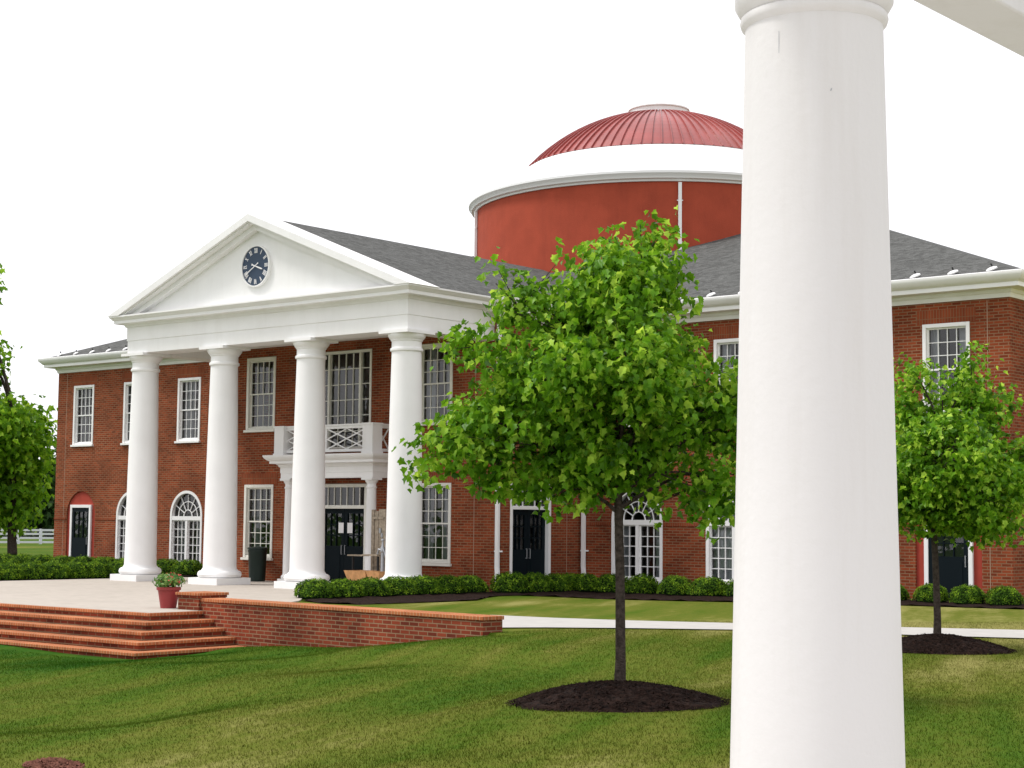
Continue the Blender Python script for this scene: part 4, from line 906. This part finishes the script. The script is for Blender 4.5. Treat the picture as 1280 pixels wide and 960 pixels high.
def maple(name, base, lobes, ppm, x0, y0, ncl, per, size, trunk, label, seed, leafm=LEAF, fork=1.9, group=None, cr=.11, dz=1.1, lead=None):
    """lobes: (px, py, rx, ry, depth) measured about the trunk; each is an ellipsoid of the crown in metres"""
    rd = random.Random(seed); r_ = np.random.default_rng(seed)
    e = empty(name, base); tag(e, label, 'tree', group)
    L_ = []
    for q in lobes:
        a, z, ra, rz_, dp = (q[0]-x0)/ppm, (y0-q[1])/ppm, q[2]/ppm*.93, q[3]/ppm*.93, q[4]
        L_.append((RT*a+FW*dp+Vector((0, 0, z)), ra, rz_))
    # skeleton
    mb = MB(); tw, th = trunk
    pts = [Vector((0, 0, -.05)), Vector((tw*.1, 0, .25)), Vector((-tw*.15, .02, fork*.55)), Vector((-.03, 0, fork))]
    rads = [tw*.62, tw*.52, tw*.47, tw*.43]
    for i in range(3): mb.bar(pts[i], pts[i+1], rads[i], rads[i+1], n=12)
    top = lead or max(c.z+h for c, a, h in L_)
    leader = [pts[-1]]
    for k in range(1, 6):
        f = k/5; leader.append(Vector((rd.uniform(-.06, .06), rd.uniform(-.06, .06), fork+(top-.4-fork)*f))+RT*(.12*f*rd.uniform(0, 1)))
    for i in range(5): mb.bar(leader[i], leader[i+1], tw*.43*(1-i/5.5), tw*.43*(1-(i+1)/5.5), n=8)
    vols = np.array([a*a*h for c, a, h in L_]); pr_ = vols/vols.sum(); cl = []
    limbs = []; big = []
    for c, a, h in L_:
        if a < .26*(cr/.11) and big:
            q = min(big, key=lambda b_: (b_[-1]-c).length); seg = [q[2], q[3], q[-1].lerp(c, .1), q[-1].lerp(c, .55), c]
            for i in range(2, 4): mb.bar(seg[i], seg[i+1], tw*.07, tw*.05, n=5)
            limbs.append(seg); continue
        li = max(0, min(4, int((c.z-.8-fork)/(top-.4-fork)*5))); st_ = leader[li].lerp(leader[min(5, li+1)], rd.uniform(0, .5)) if c.z > fork+.45 else pts[-1].lerp(pts[-2], rd.uniform(0, .25))
        L1 = (c-st_).length; v_ = (c-st_); v_.z = 0
        mid = st_+v_*.42+Vector((0, 0, max((c.z-st_.z)*.55, .20*L1+.05))); seg = [st_, st_.lerp(mid, .5)+Vector((0, 0, .02)), mid, mid.lerp(c, .5)+Vector((0, 0, .05)), c]
        rr = tw*.24
        for i in range(4): mb.bar(seg[i], seg[i+1], rr*(1-i/5), rr*(1-(i+1)/5), n=6)
        limbs.append(seg); big.append(seg)
    Pc = []; Oc = []
    for k in range(ncl):
        i = int(r_.choice(len(L_), p=pr_)); c, a, h = L_[i]
        d = r_.normal(size=3); d /= np.linalg.norm(d); rr = r_.random()**.30
        dd = d.copy(); p = np.array(c)+np.array([a, a, h])*d*rr
        if mnoise.noise(Vector(p)*(2.6/(cr/.11))+Vector((seed, 0, 0))) < -.05: continue
        Pc.append(p); Oc.append(d)
        if rr > .5 and k % 3 == 0: mb.bar(limbs[i][rd.choice((2, 3, 4))], Vector(p), .007, .003, n=4)
    mb.build('trunk', BARK, e, smooth=True)
    Pc = np.array(Pc); Oc = np.array(Oc)
    P = np.repeat(Pc, per, 0); off = np.clip(r_.normal(size=(len(P), 3)), -1.5, 1.5)*cr*np.array([1, 1, dz]); P = P+off
    O = np.repeat(Oc, per, 0)*.6+off/cr*.5; O /= np.linalg.norm(O, axis=1)[:, None]+1e-6
    V_, F_ = leaves(P, O, size, seed+1); np_mesh('crown', V_, F_, leafm, e)
    return e
def mound(name, c, r1, r2, h, label, m, seed, rz=0):
    rg = np.random.default_rng(seed); NU, NV = 72, 16; vs = []
    for j in range(NV+1):
        f = j/NV
        for k in range(NU):
            a = 2*math.pi*k/NU; rr = f*(1+.035*math.sin(3*a+seed)+.02*math.sin(7*a)+(.012*math.sin(23*a) if j == NV else 0))
            x = r1*rr*math.cos(a); y = r2*rr*math.sin(a); X = c[0]+x*math.cos(rz)-y*math.sin(rz); Y = c[1]+x*math.sin(rz)+y*math.cos(rz)
            z = g(X, Y)+h*(1-f**1.7)+rg.normal(0, .009)-(.02 if j == NV else -.01)
            vs.append((X, Y, z))
    mb = MB().add(vs, [(j*NU+k, (j+1)*NU+k, (j+1)*NU+(k+1) % NU, j*NU+(k+1) % NU) for j in range(1, NV) for k in range(NU)]+[tuple(NU+k for k in range(NU))])
    nch = int(5200*r1*r2)
    rr = np.sqrt(rg.random(nch))*1.0; rr = rr+(rr > .93)*np.abs(rg.normal(0, .035, nch)); a = rg.uniform(0, 2*np.pi, nch)
    for i in range(nch):
        x = r1*rr[i]*math.cos(a[i]); y = r2*rr[i]*math.sin(a[i]); X = c[0]+x*math.cos(rz)-y*math.sin(rz); Y = c[1]+x*math.sin(rz)+y*math.cos(rz); Z = g(X, Y)+max(0, h*(1-rr[i]**1.7))+.016
        d = Vector(rg.normal(size=3)); d.z *= .35; d.normalize(); l = rg.uniform(.012, .035); s2 = d.cross(Vector((0, 0, 1))).normalized()*l*.3; u = Vector((0, 0, l*.22)); p = Vector((X, Y, Z))
        mb.add([p-d*l, p+s2, p+d*l, p-s2, p+u], [(0, 1, 4), (1, 2, 4), (2, 3, 4), (3, 0, 4)])
    o = mb.build(name, m, fix=False); tag(o, label, 'mulch'); return o
T1 = (22.62, -15.62)
zt = g(*T1)
mound('mulch_mound', (T1[0]+.07, T1[1]-.10), 1.02, .95, .17, 'oval mound of dark mulch round the trunk of the large foreground maple', MULCH, 3, R(40))
PPM = 128.
lob1 = [(800,340,52,50,0),(798,292,16,16,0),(750,308,12,18,0),(824,300,12,12,.1),(845,362,36,42,.15),(755,372,50,50,-.2),(722,410,56,52,.2),(648,398,40,38,0),(690,352,26,28,.1),(618,368,16,20,0),(760,470,84,72,0),(648,468,56,42,-.1),(598,446,38,18,.1),(562,436,16,10,0),(570,565,48,26,0),(540,590,26,16,0),(640,545,80,46,0),
        (735,545,76,44,0),(845,462,36,42,.1),(835,528,56,50,0),(890,532,52,50,.2),(935,500,46,36,0),(885,612,40,36,-.1),(860,640,22,22,.1),(690,605,34,22,0),(712,640,22,18,.1),(700,628,40,22,-.1),(650,604,42,20,.1),(742,612,36,24,0),(842,630,34,24,.1),(880,648,26,22,0),(815,470,50,50,0),(758,588,46,30,-.2),(812,592,36,24,.2),(770,560,60,40,.1),(620,600,34,18,0),(775,470,56,60,-.8),(700,470,56,50,-.75),(740,460,66,60,.8),(660,500,50,44,.7),(830,480,50,50,.7),(825,500,50,44,-.7),(790,400,50,52,.5),(775,390,48,48,-.5),(985,560,46,50,0),(955,610,38,36,.1)]
maple('maple_tree', (T1[0], T1[1], zt+.12), lob1, PPM, 775, 865+0, 3300, 14, .076, (.098, 0), 'large bright green maple on a slim dark trunk in the middle of the lawn', 21, fork=1.85)
T2 = (21.75, -7.15)
mound('mulch_mound', (T2[0]+.05, T2[1]-.05), 1.0, .88, .20, 'oval mound of dark mulch round the second maple, right of the pergola column', MULCH, 4, R(40))
lob2 = [(1155,455,26,40,0),(1228,452,28,40,0),(1150,485,34,38,.1),(1232,490,36,40,.1),(1190,530,44,40,-.2),(1205,520,48,44,.2),(1145,535,44,50,0),(1268,505,24,38,.1),(1190,590,70,58,0),(1250,580,56,50,.1),(1120,590,46,54,0),(1290,590,50,46,0),(1175,625,60,34,-.1),(1240,640,44,22,0),(1275,640,36,24,.1),(1180,560,55,55,-.7),(1190,560,60,60,.7),(1230,600,50,50,-.6),(1080,600,40,40,0),(1310,560,40,40,.1)]
maple('maple_tree', (T2[0], T2[1], g(*T2)+.16), lob2, 97., 1178, 797, 2600, 13, .078, (.095, 0), 'smaller green maple on a thin trunk right of the pergola column', 33, fork=1.45)
# tree at the left edge, well beyond the building corner
d72 = Vector(CAM)+FW*68+RT*(-620/2141*68); b3 = (d72.x, d72.y, -.05)
k3 = 2141/68
lob3 = [(-44,372,34,22,0),(-34,425,42,42,.3),(-45,500,70,50,0),(-20,545,76,52,0),(10,600,44,34,.5),(-60,600,70,60,0),(-20,560,70,50,1.2),(-25,540,60,50,-1.2),(5,630,40,22,0),(-50,635,50,26,0)]
maple('shade_tree', b3, lob3, k3, 20, 703, 2400, 16, .25, (.38, 0), 'tall bright green tree at the far left, standing left of the building corner', 44, leafm=LEAFD, fork=1.5, cr=.42, lead=6.5)
# distant dark trees behind the fence
def far_tree(x, y, h, r_, label, seed):
    L_ = [(0, -h*.55*10, r_*10, h*.42*10, 0), (r_*5, -h*.4*10, r_*7, h*.3*10, 0), (-r_*5, -h*.42*10, r_*7, h*.32*10, .5), (0, -h*.3*10, r_*8, h*.22*10, -1)]
    maple('background_tree', (x, y, -.1), L_, 10., 0, 0, 260, 12, .55, (.4, 0), label, seed, leafm=LEAFB, fork=h*.2, group='dark trees behind the white fence', cr=.8)
FT = ['leftmost dark tree beyond the white fence', 'dark tree beyond the fence just right of the leftmost one', 'dark tree behind the fence and the shade tree trunk', 'dark tree beyond the fence nearest the building corner', 'dark tree beyond the fence partly behind the building']
for i, (dpx, dd, h, r_) in enumerate(((-60, 150, 10, 4.5), (-5, 158, 9.5, 4.5), (30, 150, 9, 4.2), (62, 160, 9.5, 4.5), (95, 152, 8, 4))):
    p = Vector(CAM)+FW*dd+RT*((dpx-640)/2141*dd); far_tree(p.x, p.y, h, r_, FT[i], 60+i)
# white rail fence
fe = empty('rail_fence', (0, 0, 0)); tag(fe, 'white four-rail ranch fence in front of the dark trees at the far left', 'fence')
pa = Vector(CAM)+FW*105+RT*((-120-640)/2141*105); pb = Vector(CAM)+FW*112+RT*((110-640)/2141*112); pa.z = pb.z = 0
mb = MB(); nP = 9
for k in range(nP):
    p = pa.lerp(pb, k/(nP-1)); MB().box((p.x-.07, p.y-.07, -.5), (p.x+.07, p.y+.07, .95)).build('post', FENCEP, fe)
for z in (.10, .36, .62, .86): MB().beam(pa+Vector((0, 0, z)), pb+Vector((0, 0, z)), .05, .13).build('rail', FENCEP, fe)
# small reddish mulch patch, bottom left of the lawn
mound('mulch_patch', (20.86, -20.76), .30, .20, .05, 'small reddish brown mulch patch at the bottom left edge of the lawn', REDM, 9, 0)

# ---------------------------------------------------------------- grass blades
def grass():
    r_ = np.random.default_rng(5); N = 330000
    # spread over the part of the lawn near the camera
    d = 10+ (r_.random(N)**.8)*20; l = r_.uniform(-.33, .34, N)*d
    cx_, cy_ = CAM[0]+RT.x*l+FW.x*d, CAM[1]+RT.y*l+FW.y*d
    keep = (cy_ < -.2)
    keep &= ~((cx_ < 9.75) & (cy_ > -11.5)) & ~((cy_ > -8.66-.0845*(cx_-8.1)) & (cx_ < 15.4))
    for (mx_, my_, rr_) in ((T1[0]+.07, T1[1]-.1, .97), (T2[0]+.05, T2[1]-.05, .93), (20.86, -20.76, .2), (32.47, -28.98, 10.8)): keep &= (cx_-mx_)**2+(cy_-my_)**2 > rr_**2
    X = cx_[keep]; Y = cy_[keep]
    pp = PATH; ins = np.zeros(len(X), bool); j = len(pp)-1
    for i in range(len(pp)):
        xi, yi = pp[i]; xj, yj = pp[j]; c = ((yi > Y) != (yj > Y)) & (X < (xj-xi)*(Y-yi)/(yj-yi+1e-12)+xi); ins ^= c; j = i
    X = X[~ins]; Y = Y[~ins]
    # ground height by bilinear look-up of the same function
    gx = np.arange(5, 45, .5); gy = np.arange(-32, 1, .25); G = np.array([[g(a, b) for b in gy] for a in gx])
    fx = np.clip((X-5)/.5, 0, len(gx)-1.01); fy = np.clip((Y+32)/.25, 0, len(gy)-1.01); ix = fx.astype(int); iy = fy.astype(int); tx = fx-ix; ty = fy-iy
    Z = G[ix, iy]*(1-tx)*(1-ty)+G[ix+1, iy]*tx*(1-ty)+G[ix, iy+1]*(1-tx)*ty+G[ix+1, iy+1]*tx*ty
    n_ = len(X); a = r_.uniform(0, 2*np.pi, n_); h = r_.uniform(.014, .034, n_); w_ = r_.uniform(.0025, .005, n_); lean = r_.normal(0, .35, (n_, 2))
    P = np.stack([X, Y, Z-.004], 1); s_ = np.stack([np.cos(a)*w_, np.sin(a)*w_, np.zeros(n_)], 1); tip = P+np.stack([lean[:, 0]*h, lean[:, 1]*h, h], 1)
    V_ = np.stack([P-s_, P+s_, tip], 1).reshape(-1, 3); F_ = np.arange(n_*3).reshape(-1, 3)
    o = np_mesh('grass', V_, F_, LAWN); tag(o, 'short mown lawn grass with dry paler streaks', 'grass', kind='stuff')
grass()
